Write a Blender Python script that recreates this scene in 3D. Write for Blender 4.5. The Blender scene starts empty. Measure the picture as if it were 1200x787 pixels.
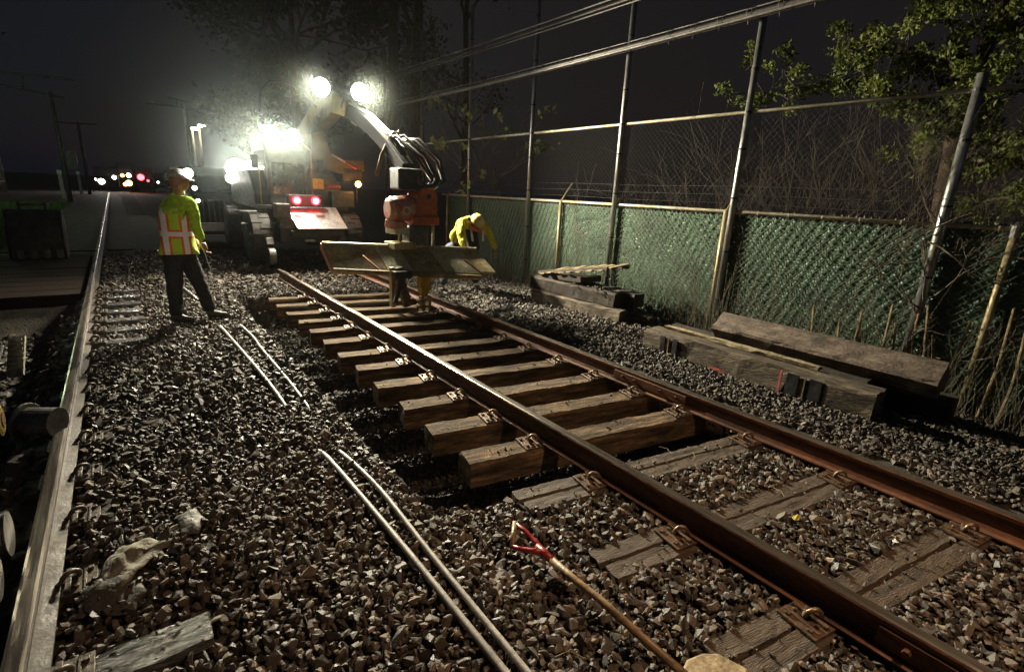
import bpy, bmesh, math, random
import numpy as np
from mathutils import Vector, Matrix
random.seed(7); rng = np.random.default_rng(7)
SC = bpy.context.scene; COL = SC.collection
R_ = math.radians

# ---------------------------------------------------------------- camera
CH = 1.85
cam = bpy.data.cameras.new('camera'); co = bpy.data.objects.new('camera', cam); COL.objects.link(co)
Rm = [[0.79380723, -0.12864908, 0.59440684], [-0.60622525, -0.24546941, 0.75646264], [0.04859048, -0.96082994, -0.27284571]]
M = Matrix([[r[0], -r[1], -r[2], 0] for r in Rm] + [[0, 0, 0, 1]])
M[2][3] = CH
co.matrix_world = M
cam.sensor_fit = 'HORIZONTAL'; cam.sensor_width = 36; cam.lens = 583.98 / 1200 * 36
cam.clip_start = .05; cam.clip_end = 600
SC.camera = co

# ---------------------------------------------------------------- materials
MATS = {}
def mat(name, c1, c2=None, scale=6, rough=.7, metal=0, bump=0, bscale=None, stretch=(1, 1, 1), spec=.5, rvar=0, detail=6, c3=None):
    if name in ('timber_crossing_mat', 'crossing_asphalt', 'blackened_stick_steel'): spec = .12
    m = bpy.data.materials.new(name); m.use_nodes = True; nt = m.node_tree; N = nt.nodes; L = nt.links
    b = N['Principled BSDF']; b.inputs['Roughness'].default_value = rough; b.inputs['Metallic'].default_value = metal
    b.inputs['Specular IOR Level'].default_value = spec
    tc = N.new('ShaderNodeTexCoord'); mp = N.new('ShaderNodeMapping'); mp.inputs['Scale'].default_value = stretch
    oi = N.new('ShaderNodeObjectInfo'); ad = N.new('ShaderNodeVectorMath'); ad.operation = 'ADD'
    ml = N.new('ShaderNodeVectorMath'); ml.operation = 'SCALE'; ml.inputs['Scale'].default_value = 37.0
    cx = N.new('ShaderNodeCombineXYZ'); L.new(oi.outputs['Random'], cx.inputs[0]); L.new(oi.outputs['Random'], cx.inputs[1])
    L.new(cx.outputs[0], ml.inputs[0]); L.new(tc.outputs['Object'], mp.inputs['Vector']); L.new(mp.outputs[0], ad.inputs[0]); L.new(ml.outputs[0], ad.inputs[1])
    no = N.new('ShaderNodeTexNoise'); no.inputs['Scale'].default_value = scale; no.inputs['Detail'].default_value = detail; no.inputs['Roughness'].default_value = .65
    L.new(ad.outputs[0], no.inputs['Vector'])
    c2 = c2 or tuple(x * .6 for x in c1)
    cr = N.new('ShaderNodeValToRGB'); cr.color_ramp.elements[0].position = .36; cr.color_ramp.elements[1].position = .66
    cr.color_ramp.elements[0].color = (*c2, 1); cr.color_ramp.elements[1].color = (*c1, 1)
    if c3: e = cr.color_ramp.elements.new(.53); e.color = (*c3, 1)
    L.new(no.outputs[0], cr.inputs[0])
    nf = N.new('ShaderNodeTexNoise'); nf.inputs['Scale'].default_value = scale * 7; nf.inputs['Detail'].default_value = 8; nf.inputs['Roughness'].default_value = .75; L.new(ad.outputs[0], nf.inputs['Vector'])
    mf = N.new('ShaderNodeMapRange'); mf.inputs['From Min'].default_value = .32; mf.inputs['From Max'].default_value = .68; mf.inputs['To Min'].default_value = .5; mf.inputs['To Max'].default_value = 1.25; L.new(nf.outputs[0], mf.inputs['Value'])
    mm_ = N.new('ShaderNodeVectorMath'); mm_.operation = 'SCALE'; L.new(cr.outputs[0], mm_.inputs[0]); L.new(mf.outputs[0], mm_.inputs['Scale']); L.new(mm_.outputs[0], b.inputs['Base Color'])
    if rvar:
        mr = N.new('ShaderNodeMapRange'); mr.inputs['To Min'].default_value = rough - rvar; mr.inputs['To Max'].default_value = rough + rvar
        n2 = N.new('ShaderNodeTexNoise'); n2.inputs['Scale'].default_value = scale * 2.3; L.new(ad.outputs[0], n2.inputs['Vector'])
        mr.inputs['From Min'].default_value = .35; mr.inputs['From Max'].default_value = .65
        L.new(n2.outputs[0], mr.inputs['Value']); L.new(mr.outputs[0], b.inputs['Roughness'])
    if bump:
        bp = N.new('ShaderNodeBump'); bp.inputs['Strength'].default_value = bump; bp.inputs['Distance'].default_value = .01
        n3 = N.new('ShaderNodeTexNoise'); n3.inputs['Scale'].default_value = bscale or scale * 4; n3.inputs['Detail'].default_value = 8
        L.new(ad.outputs[0], n3.inputs['Vector']); L.new(n3.outputs[0], bp.inputs['Height']); L.new(bp.outputs[0], b.inputs['Normal'])
    MATS[name] = m
    return m
def emis(name, col, s):
    m = bpy.data.materials.new(name); m.use_nodes = True; b = m.node_tree.nodes['Principled BSDF']
    b.inputs['Base Color'].default_value = (*col, 1); b.inputs['Emission Color'].default_value = (*col, 1); b.inputs['Emission Strength'].default_value = s
    return m

m_rust = mat('rail_rust', (.20, .085, .04), (.075, .035, .022), 9, .6, .25, .5, 60, (1, .25, 1), rvar=.15, c3=(.14, .06, .032))
m_railtop = mat('rail_running_steel', (.30, .27, .23), (.16, .135, .11), 14, .3, .8, .1, 60, (1, .05, 1), rvar=.1)
m_greyrail = mat('rail_grey_brown', (.085, .068, .053), (.045, .036, .029), 7, .6, .1, .3, 60, rvar=.12)
m_tieold = mat('weathered_tie_wood', (.085, .066, .048), (.024, .02, .016), 3.2, .75, 0, 1, 26, (1, 7, 5), c3=(.08, .056, .038))
m_tienew = mat('exposed_tie_wood', (.28, .18, .10), (.03, .023, .017), 2.6, .9, 0, 1, 24, (1, 7, 7), c3=(.115, .08, .05), spec=.25)
m_tiewet = mat('wet_grey_tie_wood', (.13, .13, .125), (.03, .03, .03), 5, .2, 0, 1, 22, (1, 6, 5), rvar=.15)
m_timber = mat('old_timber', (.26, .20, .13), (.05, .04, .03), 3, .8, 0, 1, 18, (5, 1, 5), c3=(.13, .10, .07))
m_timberdark = mat('dark_creosote_timber', (.075, .055, .042), (.025, .02, .018), 3, .8, 0, 1, 18, (5, 1, 5))
m_plank = mat('lichen_plank', (.25, .21, .17), (.085, .07, .055), 5, .75, 0, 1, 30, (3, 1, 3), c3=(.17, .12, .09))
m_steel = mat('galvanised_steel', (.52, .52, .50), (.30, .30, .29), 6, .38, .75, .15, 40, (1, 1, .3), rvar=.1)
m_cream = mat('aged_cream_pipe', (.55, .47, .27), (.28, .21, .10), 5, .45, .3, .3, 40, (1, 1, .4), rvar=.1)
m_fencerail = mat('aged_cream_rail', (.78, .73, .56), (.42, .36, .24), 5, .45, .3, .3, 40, (1, .3, 1), rvar=.1)
m_wire = mat('fence_wire', (.10, .10, .085), (.05, .05, .045), 8, .6, .3)
m_wirelow = mat('coated_fence_wire', (.20, .23, .16), (.10, .13, .08), 8, .4, .2)
m_slat = mat('green_privacy_slat', (.12, .225, .15), (.04, .085, .058), 1.6, .5, 0, .2, 20, spec=.5, rvar=.1)
m_plate = mat('tie_plate_steel', (.19, .12, .075), (.08, .052, .036), 18, .5, .4, .4, 60, rvar=.1)
m_clip = mat('rail_clip_steel', (.33, .24, .16), (.15, .10, .065), 20, .4, .6, .2, rvar=.1)
m_plategrey = mat('grey_plate_steel', (.2, .17, .14), (.07, .06, .05), 18, .45, .4, .4, 60, rvar=.1)
m_pipe = mat('pale_conduit', (.46, .44, .41), (.28, .27, .25), 5, .45, 0, .15, rvar=.1)
m_shaft = mat('shovel_shaft_wood', (.36, .24, .12), (.12, .08, .05), 6, .5, 0, .3, 40, (1, 1, 1), rvar=.1)
m_red = mat('red_plastic', (.42, .03, .035), (.22, .02, .02), 8, .35, rvar=.1)
m_yel = mat('machine_yellow', (.22, .15, .025), (.09, .06, .015), 3, .45, .1, .2, rvar=.1)
m_yelw = mat('bright_yellow_paint', (.75, .50, .02), (.5, .3, .02), 6, .45, rvar=.1)
m_orange = mat('orange_paint', (.62, .12, .02), (.33, .06, .015), 4, .5, .1, .2, rvar=.12)
m_redor = mat('faded_red_paint', (.52, .07, .03), (.55, .35, .28), 9, .5, rvar=.1)
m_dark = mat('dark_machine_steel', (.05, .05, .052), (.022, .022, .024), 5, .55, .3, .3, rvar=.15)
m_grey = mat('grey_machine_steel', (.17, .17, .17), (.07, .07, .07), 5, .5, .4, .3, rvar=.15)
m_silver = mat('silver_sheet', (.55, .55, .56), (.38, .38, .40), 4, .4, .6, .1, rvar=.1)
m_rubber = mat('tyre_rubber', (.07, .065, .06), (.03, .03, .03), 8, .8, 0, .5)
m_hose = mat('black_hose', (.02, .02, .02), (.012, .012, .012), 8, .4)
m_black = mat('blackened_stick_steel', (.010, .010, .010), (.006, .006, .006), 8, .8, spec=.15)  # near-black base colour stands in for shade on the stick
m_glass = mat('dark_cab_glass', (.02, .025, .03), (.015, .02, .02), 3, .08, 0, 0, spec=.7)
m_blade = mat('olive_shaded_deck', (.55, .45, .24), (.2, .165, .09), 2.2, .6, .0, .5, 30, c3=(.38, .31, .17), rvar=.1)  # darker deck tone for the stretches that lie in shadow
m_bladeg = mat('pale_grey_plate', (.62, .58, .40), (.42, .39, .27), 3.2, .6, .3, .4, rvar=.1)
m_copper = mat('copper_orange', (.55, .28, .14), (.3, .15, .08), 6, .5, .3)
m_bark = mat('tree_bark', (.16, .10, .06), (.05, .035, .025), 4, .9, 0, 1, 20, (3, 3, 1))
m_twig = mat('bare_twig', (.22, .18, .13), (.10, .08, .06), 4, .9)
m_stalk = mat('dry_stalk', (.40, .31, .17), (.18, .13, .07), 5, .85)
m_asph = mat('crossing_asphalt', (.07, .058, .046), (.03, .026, .021), 2, .75, 0, .5, 60)
m_lime = mat('lime_fabric', (.50, .74, .04), (.36, .56, .03), 4, .8, 0, .6, 12)
m_navy = mat('dark_trousers', (.03, .03, .034), (.016, .016, .018), 4, .85, 0, .6, 12)
m_skin = mat('skin', (.42, .25, .17), (.36, .2, .13), 6, .55)
m_boot = mat('boot_leather', (.05, .04, .03), (.03, .025, .02), 6, .6)
m_hat = mat('hard_hat_white', (.5, .48, .42), (.4, .38, .33), 6, .3)
m_hatblue = mat('hard_hat_dark', (.06, .06, .06), (.04, .04, .04), 6, .35)
m_vor = mat('orange_vest', (.75, .14, .02), (.6, .1, .02), 5, .7)
m_refl = mat('silver_reflective_tape', (.8, .8, .8), (.65, .65, .68), 8, .35, .3)
m_white = mat('white_paint', (.7, .7, .68), (.5, .5, .48), 5, .5)
m_cloth = mat('grey_white_cloth', (.40, .38, .32), (.17, .16, .13), 3, .9, 0, 1, 42, spec=.15)
m_bag = mat('dull_grey_plastic', (.17, .16, .14), (.07, .066, .058), 5, .6, 0, .8, 40, spec=.3)
m_leafy = mat('yellow_leaf', (.45, .38, .06), (.3, .25, .05), 20, .6)
m_mat = mat('timber_crossing_mat', (.036, .023, .016), (.016, .011, .008), 3, .9, 0, .8, 24, (1, 6, 4))
m_steelpipe = mat('dull_grey_tube', (.20, .20, .185), (.10, .10, .09), 5, .4, .5, .2, rvar=.1)
m_brass = mat('yellow_roller', (.42, .32, .07), (.2, .14, .03), 8, .4, .4, rvar=.1)
m_pallet = mat('pale_split_wood', (.50, .42, .26), (.16, .12, .07), 6, .8, 0, .6, 30)
m_paint_red = mat('red_spray_paint', (.65, .10, .06), (.45, .07, .05), 10, .6)
m_pink = mat('pink_strap', (.7, .2, .2), (.45, .1, .1), 10, .6)
m_cable = mat('bundled_cable', (.10, .085, .07), (.05, .043, .036), 5, .5)
m_cablegrey = mat('grey_messenger', (.28, .26, .24), (.16, .15, .14), 5, .5, .3)
e_lamp = emis('work_lamp_light', (1, .97, .85), 90)
e_head = emis('headlamp_light', (1, 1, .95), 25)
e_red = emis('tail_light_red', (1, .015, .03), 9)
e_redcore = emis('tail_light_core', (1, .45, .45), 14)
e_amb = emis('amber_beacon_light', (1, .36, .06), 30)
e_far = emis('far_white_light', (1, .93, .8), 14)
e_farred = emis('far_red_light', (1, .04, .05), 8)
e_faror = emis('far_orange_light', (1, .3, .06), 9)

def leafmat(name, c1, c2):
    m = mat(name, c1, c2, 2.5, .6, detail=3)
    b = m.node_tree.nodes['Principled BSDF']
    nt = m.node_tree; tr = nt.nodes.new('ShaderNodeBsdfTranslucent'); mx = nt.nodes.new('ShaderNodeMixShader'); mx.inputs[0].default_value = .3
    cr = [n for n in nt.nodes if n.type == 'VALTORGB'][0]; nt.links.new(cr.outputs[0], tr.inputs[0])
    out = nt.nodes['Material Output']; nt.links.new(b.outputs[0], mx.inputs[1]); nt.links.new(tr.outputs[0], mx.inputs[2]); nt.links.new(mx.outputs[0], out.inputs[0])
    return m
m_leaf = leafmat('fresh_leaf', (.25, .29, .05), (.07, .10, .02))
m_leafd = leafmat('dark_leaf', (.06, .085, .03), (.025, .04, .016))
m_leafp = leafmat('pale_leaf', (.40, .42, .16), (.2, .23, .08))
m_grass = leafmat('grass_blade', (.10, .22, .04), (.04, .09, .02))

# stone and ground materials
def stone_mat():
    m = bpy.data.materials.new('crushed_stone'); m.use_nodes = True; nt = m.node_tree; N = nt.nodes; L = nt.links; b = N['Principled BSDF']
    at = N.new('ShaderNodeAttribute'); at.attribute_name = 'tone'
    cr = N.new('ShaderNodeValToRGB'); el = cr.color_ramp.elements
    el[0].position = 0; el[0].color = (.040, .032, .026, 1); el[1].position = 1; el[1].color = (.45, .37, .27, 1)
    for p, c in ((.3, (.080, .066, .052, 1)), (.55, (.145, .115, .086, 1)), (.8, (.27, .215, .155, 1)), (.92, (.20, .15, .11, 1))):
        e = el.new(p); e.color = c
    L.new(at.outputs['Fac'], cr.inputs[0])
    tc = N.new('ShaderNodeTexCoord'); no = N.new('ShaderNodeTexNoise'); no.inputs['Scale'].default_value = 45; no.inputs['Detail'].default_value = 5
    L.new(tc.outputs['Object'], no.inputs['Vector'])
    mx = N.new('ShaderNodeMix'); mx.data_type = 'RGBA'; mx.blend_type = 'MULTIPLY'; mx.inputs[0].default_value = .55
    L.new(cr.outputs[0], mx.inputs[6]); L.new(no.outputs[1], mx.inputs[7]); 
    hs = N.new('ShaderNodeHueSaturation'); hs.inputs['Saturation'].default_value = .88; hs.inputs['Value'].default_value = 1.0
    L.new(mx.outputs[2], hs.inputs['Color']); L.new(hs.outputs[0], b.inputs['Base Color'])
    mr = N.new('ShaderNodeMapRange'); mr.inputs['To Min'].default_value = .48; mr.inputs['To Max'].default_value = .9
    L.new(at.outputs['Fac'], mr.inputs['Value']); L.new(mr.outputs[0], b.inputs['Roughness'])
    bp = N.new('ShaderNodeBump'); bp.inputs['Strength'].default_value = .6; bp.inputs['Distance'].default_value = .004
    n3 = N.new('ShaderNodeTexNoise'); n3.inputs['Scale'].default_value = 130; L.new(tc.outputs['Object'], n3.inputs['Vector'])
    L.new(n3.outputs[0], bp.inputs['Height']); L.new(bp.outputs[0], b.inputs['Normal'])
    return m
m_stone = stone_mat()
m_ground = mat('gravelly_soil', (.085, .07, .056), (.03, .025, .021), 5, .85, 0, 1, 35)

# ---------------------------------------------------------------- mesh helpers
ORG = {}
class MB:
    def __init__(s): s.v = []; s.f = []; s.m = []
    def add(s, vs, fs, mi=0):
        o = len(s.v); s.v += [tuple(v) for v in vs]; s.f += [tuple(i + o for i in f) for f in fs]; s.m += [mi] * len(fs); return s
    def box(s, c, d, rot=(0, 0, 0), mi=0, taper=1):
        rm = Matrix.Rotation(rot[2], 3, 'Z') @ Matrix.Rotation(rot[1], 3, 'Y') @ Matrix.Rotation(rot[0], 3, 'X')
        vs = []
        for z in (-.5, .5):
            t = taper if z > 0 else 1
            for x, y in ((-.5, -.5), (.5, -.5), (.5, .5), (-.5, .5)):
                vs.append(Vector(c) + rm @ Vector((x * d[0] * t, y * d[1] * t, z * d[2])))
        return s.add(vs, [(0, 3, 2, 1), (4, 5, 6, 7), (0, 1, 5, 4), (1, 2, 6, 5), (2, 3, 7, 6), (3, 0, 4, 7)], mi)
    def tube(s, pts, r, n=8, mi=0, cap=True):
        pts = [Vector(p) for p in pts]; rs = r if isinstance(r, (list, tuple)) else [r] * len(pts)
        rings = []; up = None
        for i, p in enumerate(pts):
            t = (pts[min(i + 1, len(pts) - 1)] - pts[max(i - 1, 0)])
            if t.length < 1e-9: t = Vector((0, 0, 1))
            t.normalize()
            if up is None:
                up = Vector((0, 0, 1)) if abs(t.z) < .9 else Vector((1, 0, 0))
            a = t.cross(up)
            if a.length < 1e-6: a = t.orthogonal()
            a.normalize(); b = a.cross(t).normalized(); up = b
            rings.append([p + (a * math.cos(2 * math.pi * k / n) + b * math.sin(2 * math.pi * k / n)) * rs[i] for k in range(n)])
        vs = [v for rr in rings for v in rr]; fs = []
        for i in range(len(pts) - 1):
            for k in range(n):
                fs.append((i * n + k, i * n + (k + 1) % n, (i + 1) * n + (k + 1) % n, (i + 1) * n + k))
        if cap: fs.append(tuple(range(n - 1, -1, -1))); fs.append(tuple((len(pts) - 1) * n + k for k in range(n)))
        return s.add(vs, fs, mi)
    def prism(s, prof, a, b, axis='y', mi=0):
        # prof: list of 2D points; extruded from a to b along axis
        n = len(prof)
        def P(q, t): return {'y': (q[0], t, q[1]), 'x': (t, q[0], q[1]), 'z': (q[0], q[1], t)}[axis]
        vs = [P(q, a) for q in prof] + [P(q, b) for q in prof]
        fs = [tuple(range(n)), tuple(range(2 * n - 1, n - 1, -1))] + [(i, i + n, (i + 1) % n + n, (i + 1) % n) for i in range(n)]
        return s.add(vs, fs, mi)
    def build(s, name, m, parent=None, bevel=0, smooth=False, origin=None, seg=2):
        me = bpy.data.meshes.new(name)
        org = Vector(ORG[parent.name]) if parent is not None else Vector(origin or (0, 0, 0))
        me.from_pydata([Vector(v) - org for v in s.v], [], s.f)
        for mm in (m if isinstance(m, (list, tuple)) else [m]): me.materials.append(mm)
        me.polygons.foreach_set('material_index', s.m)
        bm = bmesh.new(); bm.from_mesh(me); bmesh.ops.recalc_face_normals(bm, faces=bm.faces); bm.to_mesh(me); bm.free()
        if smooth: me.polygons.foreach_set('use_smooth', [True] * len(me.polygons))
        me.update()
        o = bpy.data.objects.new(name, me); COL.objects.link(o)
        if parent is not None: o.parent = parent
        else: o.location = org
        ORG[o.name] = org
        if bevel:
            b = o.modifiers.new('bevel', 'BEVEL'); b.width = bevel; b.segments = seg; b.limit_method = 'ANGLE'; b.angle_limit = R_(35)
        return o
def tag(o, label=None, cat=None, group=None, kind=None):
    if label: o['label'] = label
    if cat: o['category'] = cat
    if group: o['group'] = group
    if kind: o['kind'] = kind
    return o
def thing(name, loc, label, cat, group=None):
    o = bpy.data.objects.new(name, None); COL.objects.link(o); o.location = loc; o.empty_display_size = .1; ORG[o.name] = Vector(loc)
    return tag(o, label, cat, group)
def copy_tree(o, kids, parent=None):
    c = o.copy(); COL.objects.link(c)
    if parent is not None: c.parent = parent
    for ch in kids.get(o.name, ()): copy_tree(ch, kids, c)
    return c
def kidmap():
    k = {}
    for o in bpy.data.objects:
        if o.parent: k.setdefault(o.parent.name, []).append(o)
    return k
def arc(c, r, a0, a1, n, plane='xz', off=0):
    out = []
    for i in range(n):
        a = R_(a0 + (a1 - a0) * i / (n - 1)); u, w = r * math.cos(a), r * math.sin(a)
        out.append({'xz': (c[0] + u, c[1] + off, c[2] + w), 'yz': (c[0] + off, c[1] + u, c[2] + w), 'xy': (c[0] + u, c[1] + w, c[2] + off)}[plane])
    return out

# ---------------------------------------------------------------- ground
SK = -.18                                   # ties lie slightly off square
TIE_Y = [8.72, 8.16, 7.58, 7.03, 6.49, 5.93, 5.35, 4.84, 4.28, 3.71, 3.17, 2.64, 2.00, 1.32, .61, -.08, -.75]   # at x = 2.25
def sstep(a, b, x): t = np.clip((x - a) / (b - a), 0, 1); return t * t * (3 - 2 * t)
_ph = rng.uniform(0, 6.28, (24,)); _kx = rng.normal(0, 1, 24); _ky = rng.normal(0, 1, 24)
def lumps(x, y, f=2.0):
    s = 0
    for i in range(24):
        k = f * (1 + i * .22); s = s + np.sin(_kx[i] * k * x + _ky[i] * k * y + _ph[i]) / (1 + i * .25)
    return s / 6
def height(x, y):
    x = np.asarray(x, float); y = np.asarray(y, float)
    h = -.026 + .014 * (1 - sstep(1.9, 2.3, y + .18 * (x - 2.25))) * sstep(1.6, 1.8, x) * np.ones(np.broadcast(x, y).shape)
    berm = sstep(.0, .45, x) * (1 - sstep(1.15, 1.35, x)) * (.05 + .07 * sstep(3, 5.5, y) * (1 - sstep(9, 10.5, y)))
    h = h + berm
    lb = sstep(-.45, -.3, x) * (1 - sstep(.0, .45, x)) * sstep(2.3, 2.6, y) * (1 - sstep(6.3, 7.0, y)) * .06
    h = h + lb + .022 * lumps(x, y, 2.2) * np.where(x < 1.6, 1, .6) * np.where(y > 16, 0, 1)
    # excavated pit round the ties
    wob = .045 * lumps(x * .3 + 5, y, 3.0)
    tl = y - SK * (x - 2.25)
    pit = sstep(1.24, 1.33, x + wob + .10 * sstep(7, 9, y) * -1) * (1 - sstep(3.98, 4.12, x + wob * .3)) * sstep(2.12, 2.24, tl) * (1 - sstep(8.95, 9.25, tl + wob))
    pit = np.maximum(pit, sstep(1.24, 1.33, x + wob + .5 * (1 - sstep(2.3, 3.4, y)) * -.5) * (1 - sstep(2.2, 2.4, x)) * sstep(2.14, 2.24, y + wob * .4) * (1 - sstep(3, 3.2, y)))
    h = h * (1 - pit) + pit * (-.62 + .03 * lumps(x, y, 4))
    h = h - .16 * sstep(5.0, 7.2, x) * (1 - sstep(1.0, 4.0, y)) + .05 * sstep(4.4, 5.2, x) * sstep(3, 4, y) * (1 - sstep(5.6, 6.6, x))
    # dark trench left of the left track's rail
    h = h - .33 * (1 - sstep(-.95, -.72, x)) * (1 - sstep(9.2, 9.8, y)) * sstep(-3.2, -2.6, x)
    return h
def axis_pts(a, b, st, far):
    near = list(np.arange(a, b + 1e-6, st)); lo = []; hi = []; d = st
    v = a
    while v > -far: d *= 1.5; v -= d; lo.append(v)
    d = st; v = b
    while v < far: d *= 1.5; v += d; hi.append(v)
    return np.array(lo[::-1] + near + hi)
xs = axis_pts(-3.4, 8.4, .07, 260); ys = axis_pts(-2.4, 12.5, .07, 400)
X, Y = np.meshgrid(xs, ys); Z = height(X, Y) - .022
nx, ny = len(xs), len(ys)
me = bpy.data.meshes.new('ground')
vs = np.stack([X, Y, Z], -1).reshape(-1, 3)
idx = np.arange(nx * ny).reshape(ny, nx)
q = np.stack([idx[:-1, :-1], idx[:-1, 1:], idx[1:, 1:], idx[1:, :-1]], -1).reshape(-1, 4)
me.vertices.add(len(vs)); me.vertices.foreach_set('co', vs.ravel()); me.loops.add(q.size); me.loops.foreach_set('vertex_index', q.ravel())
me.polygons.add(len(q)); me.polygons.foreach_set('loop_start', np.arange(0, q.size, 4)); me.polygons.foreach_set('loop_total', np.full(len(q), 4)); me.update(); me.validate()
me.materials.append(m_ground); go = bpy.data.objects.new('ground', me); COL.objects.link(go); tag(go, kind='structure')

# ---------------------------------------------------------------- ballast stones
def rock_variants(npts, n):
    """angular crushed-rock shapes: convex hulls of a few scattered points"""
    out = []
    for i in range(n):
        P = rng.normal(size=(npts, 3)); P /= np.linalg.norm(P, axis=1)[:, None]; P *= rng.uniform(.78, 1.1, (npts, 1))
        bm = bmesh.new()
        for p in P: bm.verts.new(p)
        bmesh.ops.convex_hull(bm, input=bm.verts[:]); loose = [v for v in bm.verts if not v.link_faces]
        if loose: bmesh.ops.delete(bm, geom=loose, context='VERTS')
        bmesh.ops.triangulate(bm, faces=bm.faces[:]); bmesh.ops.recalc_face_normals(bm, faces=bm.faces[:]); bm.verts.index_update()
        out.append((np.array([v.co[:] for v in bm.verts]), np.array([[v.index for v in f.verts] for f in bm.faces]))); bm.free()
    return out
RV2 = rock_variants(15, 24); RV1 = rock_variants(11, 18)
def stones(name, P, S, T, variants, label):
    """P centres, S sizes, T tone"""
    AV = []; AF = []; AT = []; off = 0
    vi = rng.integers(0, len(variants), len(P))
    for k, (V, F) in enumerate(variants):
        sel = np.where(vi == k)[0]
        if not len(sel): continue
        n = len(sel); qn = rng.normal(size=(n, 4)); qn[:, 1:3] *= .55; qn /= np.linalg.norm(qn, axis=1)[:, None]
        w, x, y, z = qn.T
        Rq = np.stack([1 - 2 * (y * y + z * z), 2 * (x * y - z * w), 2 * (x * z + y * w), 2 * (x * y + z * w), 1 - 2 * (x * x + z * z), 2 * (y * z - x * w),
                       2 * (x * z - y * w), 2 * (y * z + x * w), 1 - 2 * (x * x + y * y)], -1).reshape(n, 3, 3)
        sc = np.stack([rng.uniform(.85, 1.45, n), rng.uniform(.65, 1, n), rng.uniform(.42, .78, n)], -1) * S[sel][:, None]
        VV = V[None] * sc[:, None, :]
        VV = np.einsum('nij,nkj->nki', Rq, VV) + P[sel][:, None, :]
        AV.append(VV.reshape(-1, 3)); AF.append((F[None] + (np.arange(n) * len(V))[:, None, None] + off).reshape(-1, 3)); off += n * len(V)
        AT.append(np.repeat(T[sel], len(V)))
    AV = np.concatenate(AV); AF = np.concatenate(AF); AT = np.concatenate(AT)
    me = bpy.data.meshes.new(name)
    me.vertices.add(len(AV)); me.vertices.foreach_set('co', AV.ravel().astype(np.float32)); me.loops.add(AF.size); me.loops.foreach_set('vertex_index', AF.ravel().astype(np.int32))
    me.polygons.add(len(AF)); me.polygons.foreach_set('loop_start', np.arange(0, AF.size, 3, dtype=np.int32)); me.polygons.foreach_set('loop_total', np.full(len(AF), 3, dtype=np.int32))
    a = me.attributes.new('tone', 'FLOAT', 'POINT'); a.data.foreach_set('value', AT.astype(np.float32)); me.update(); me.shade_flat()
    me.materials.append(m_stone); o = bpy.data.objects.new(name, me); COL.objects.link(o)
    return tag(o, label, 'ballast', kind='stuff')
def scatter(x0, x1, y0, y1, sp, size, layers=1, up=.0):
    P = []
    for l in range(layers):
        gx = np.arange(x0, x1, sp); gy = np.arange(y0, y1, sp * .87); GX, GY = np.meshgrid(gx, gy); GX[::2] += sp / 2
        px = GX.ravel() + rng.uniform(-.5, .5, GX.size) * sp; py = GY.ravel() + rng.uniform(-.5, .5, GX.size) * sp
        keep = np.ones(len(px), bool) if l == 0 else rng.random(len(px)) < .38
        px, py = px[keep], py[keep]
        s = size * rng.lognormal(0, .38, len(px)); s = np.clip(s, size * .4, size * 2.0)
        pz = height(px, py) + rng.uniform(-.35, .35, len(px)) * size + (0 if l == 0 else size * .75) + up
        P.append(np.stack([px, py, pz, s], -1))
    return np.concatenate(P)
def clear(P):
    x, y, z, s = P.T; tl = y - SK * (x - 2.25)
    ok = np.ones(len(P), bool)
    top = z + s * .6
    for ty in TIE_Y:
        ok &= ~((np.abs(tl - ty) < .118 + s * .35) & (x > 1.76 - s * .4) & (x < 4.55) & (z > -.2 - s))
    for rx in (2.42, 3.96):
        ok &= ~((np.abs(x - rx) < .085) & (y < 10.9) & (top > .015)); ok &= ~((np.abs(x - rx) < .05 + s * .5) & (y < 10.9) & (z > -.02))
    for lx in (-.5,): ok &= ~((np.abs(x - lx) < .075 + s * .5) & (top > .01))
    for ty in LTIE:
        vis = (ty > 6.9) | (ty < 2.4)
        if vis: ok &= ~((np.abs(y - ty) < .115 + s * .6) & (x > -.95) & (x < .10 + s * .6))
        ok &= ~((np.abs(y - ty) < .10) & (x > -.45) & (x < -.24))        # clips stay clear
    ok &= ~((x < -.42) & (x > -.58))
    return P[ok]
LTIE = [2.12, 2.72] + [3.30 + .535 * i for i in range(14)]
near = clear(scatter(-.42, 6.9, -1.2, 4.2, .036, .0200, 2))
far_ = clear(scatter(-.42, 7.1, 4.2, 10.2, .044, .026, 2))
far2 = clear(scatter(-.42, 8.5, 10.2, 15.5, .075, .045, 1)); 
leftp = scatter(-3.2, -.62, .5, 9.3, .09, .04, 1); leftp = clear(leftp)
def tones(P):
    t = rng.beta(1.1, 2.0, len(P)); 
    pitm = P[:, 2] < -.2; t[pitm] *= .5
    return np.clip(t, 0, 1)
def msplit(P, nm, var, label):
    return stones(nm, P[:, :3], P[:, 3], tones(P), var, label)
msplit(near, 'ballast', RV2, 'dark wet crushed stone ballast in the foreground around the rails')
msplit(np.concatenate([far_, far2, leftp]), 'ballast', RV1, 'crushed stone ballast spreading back towards the excavator and pit')

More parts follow.
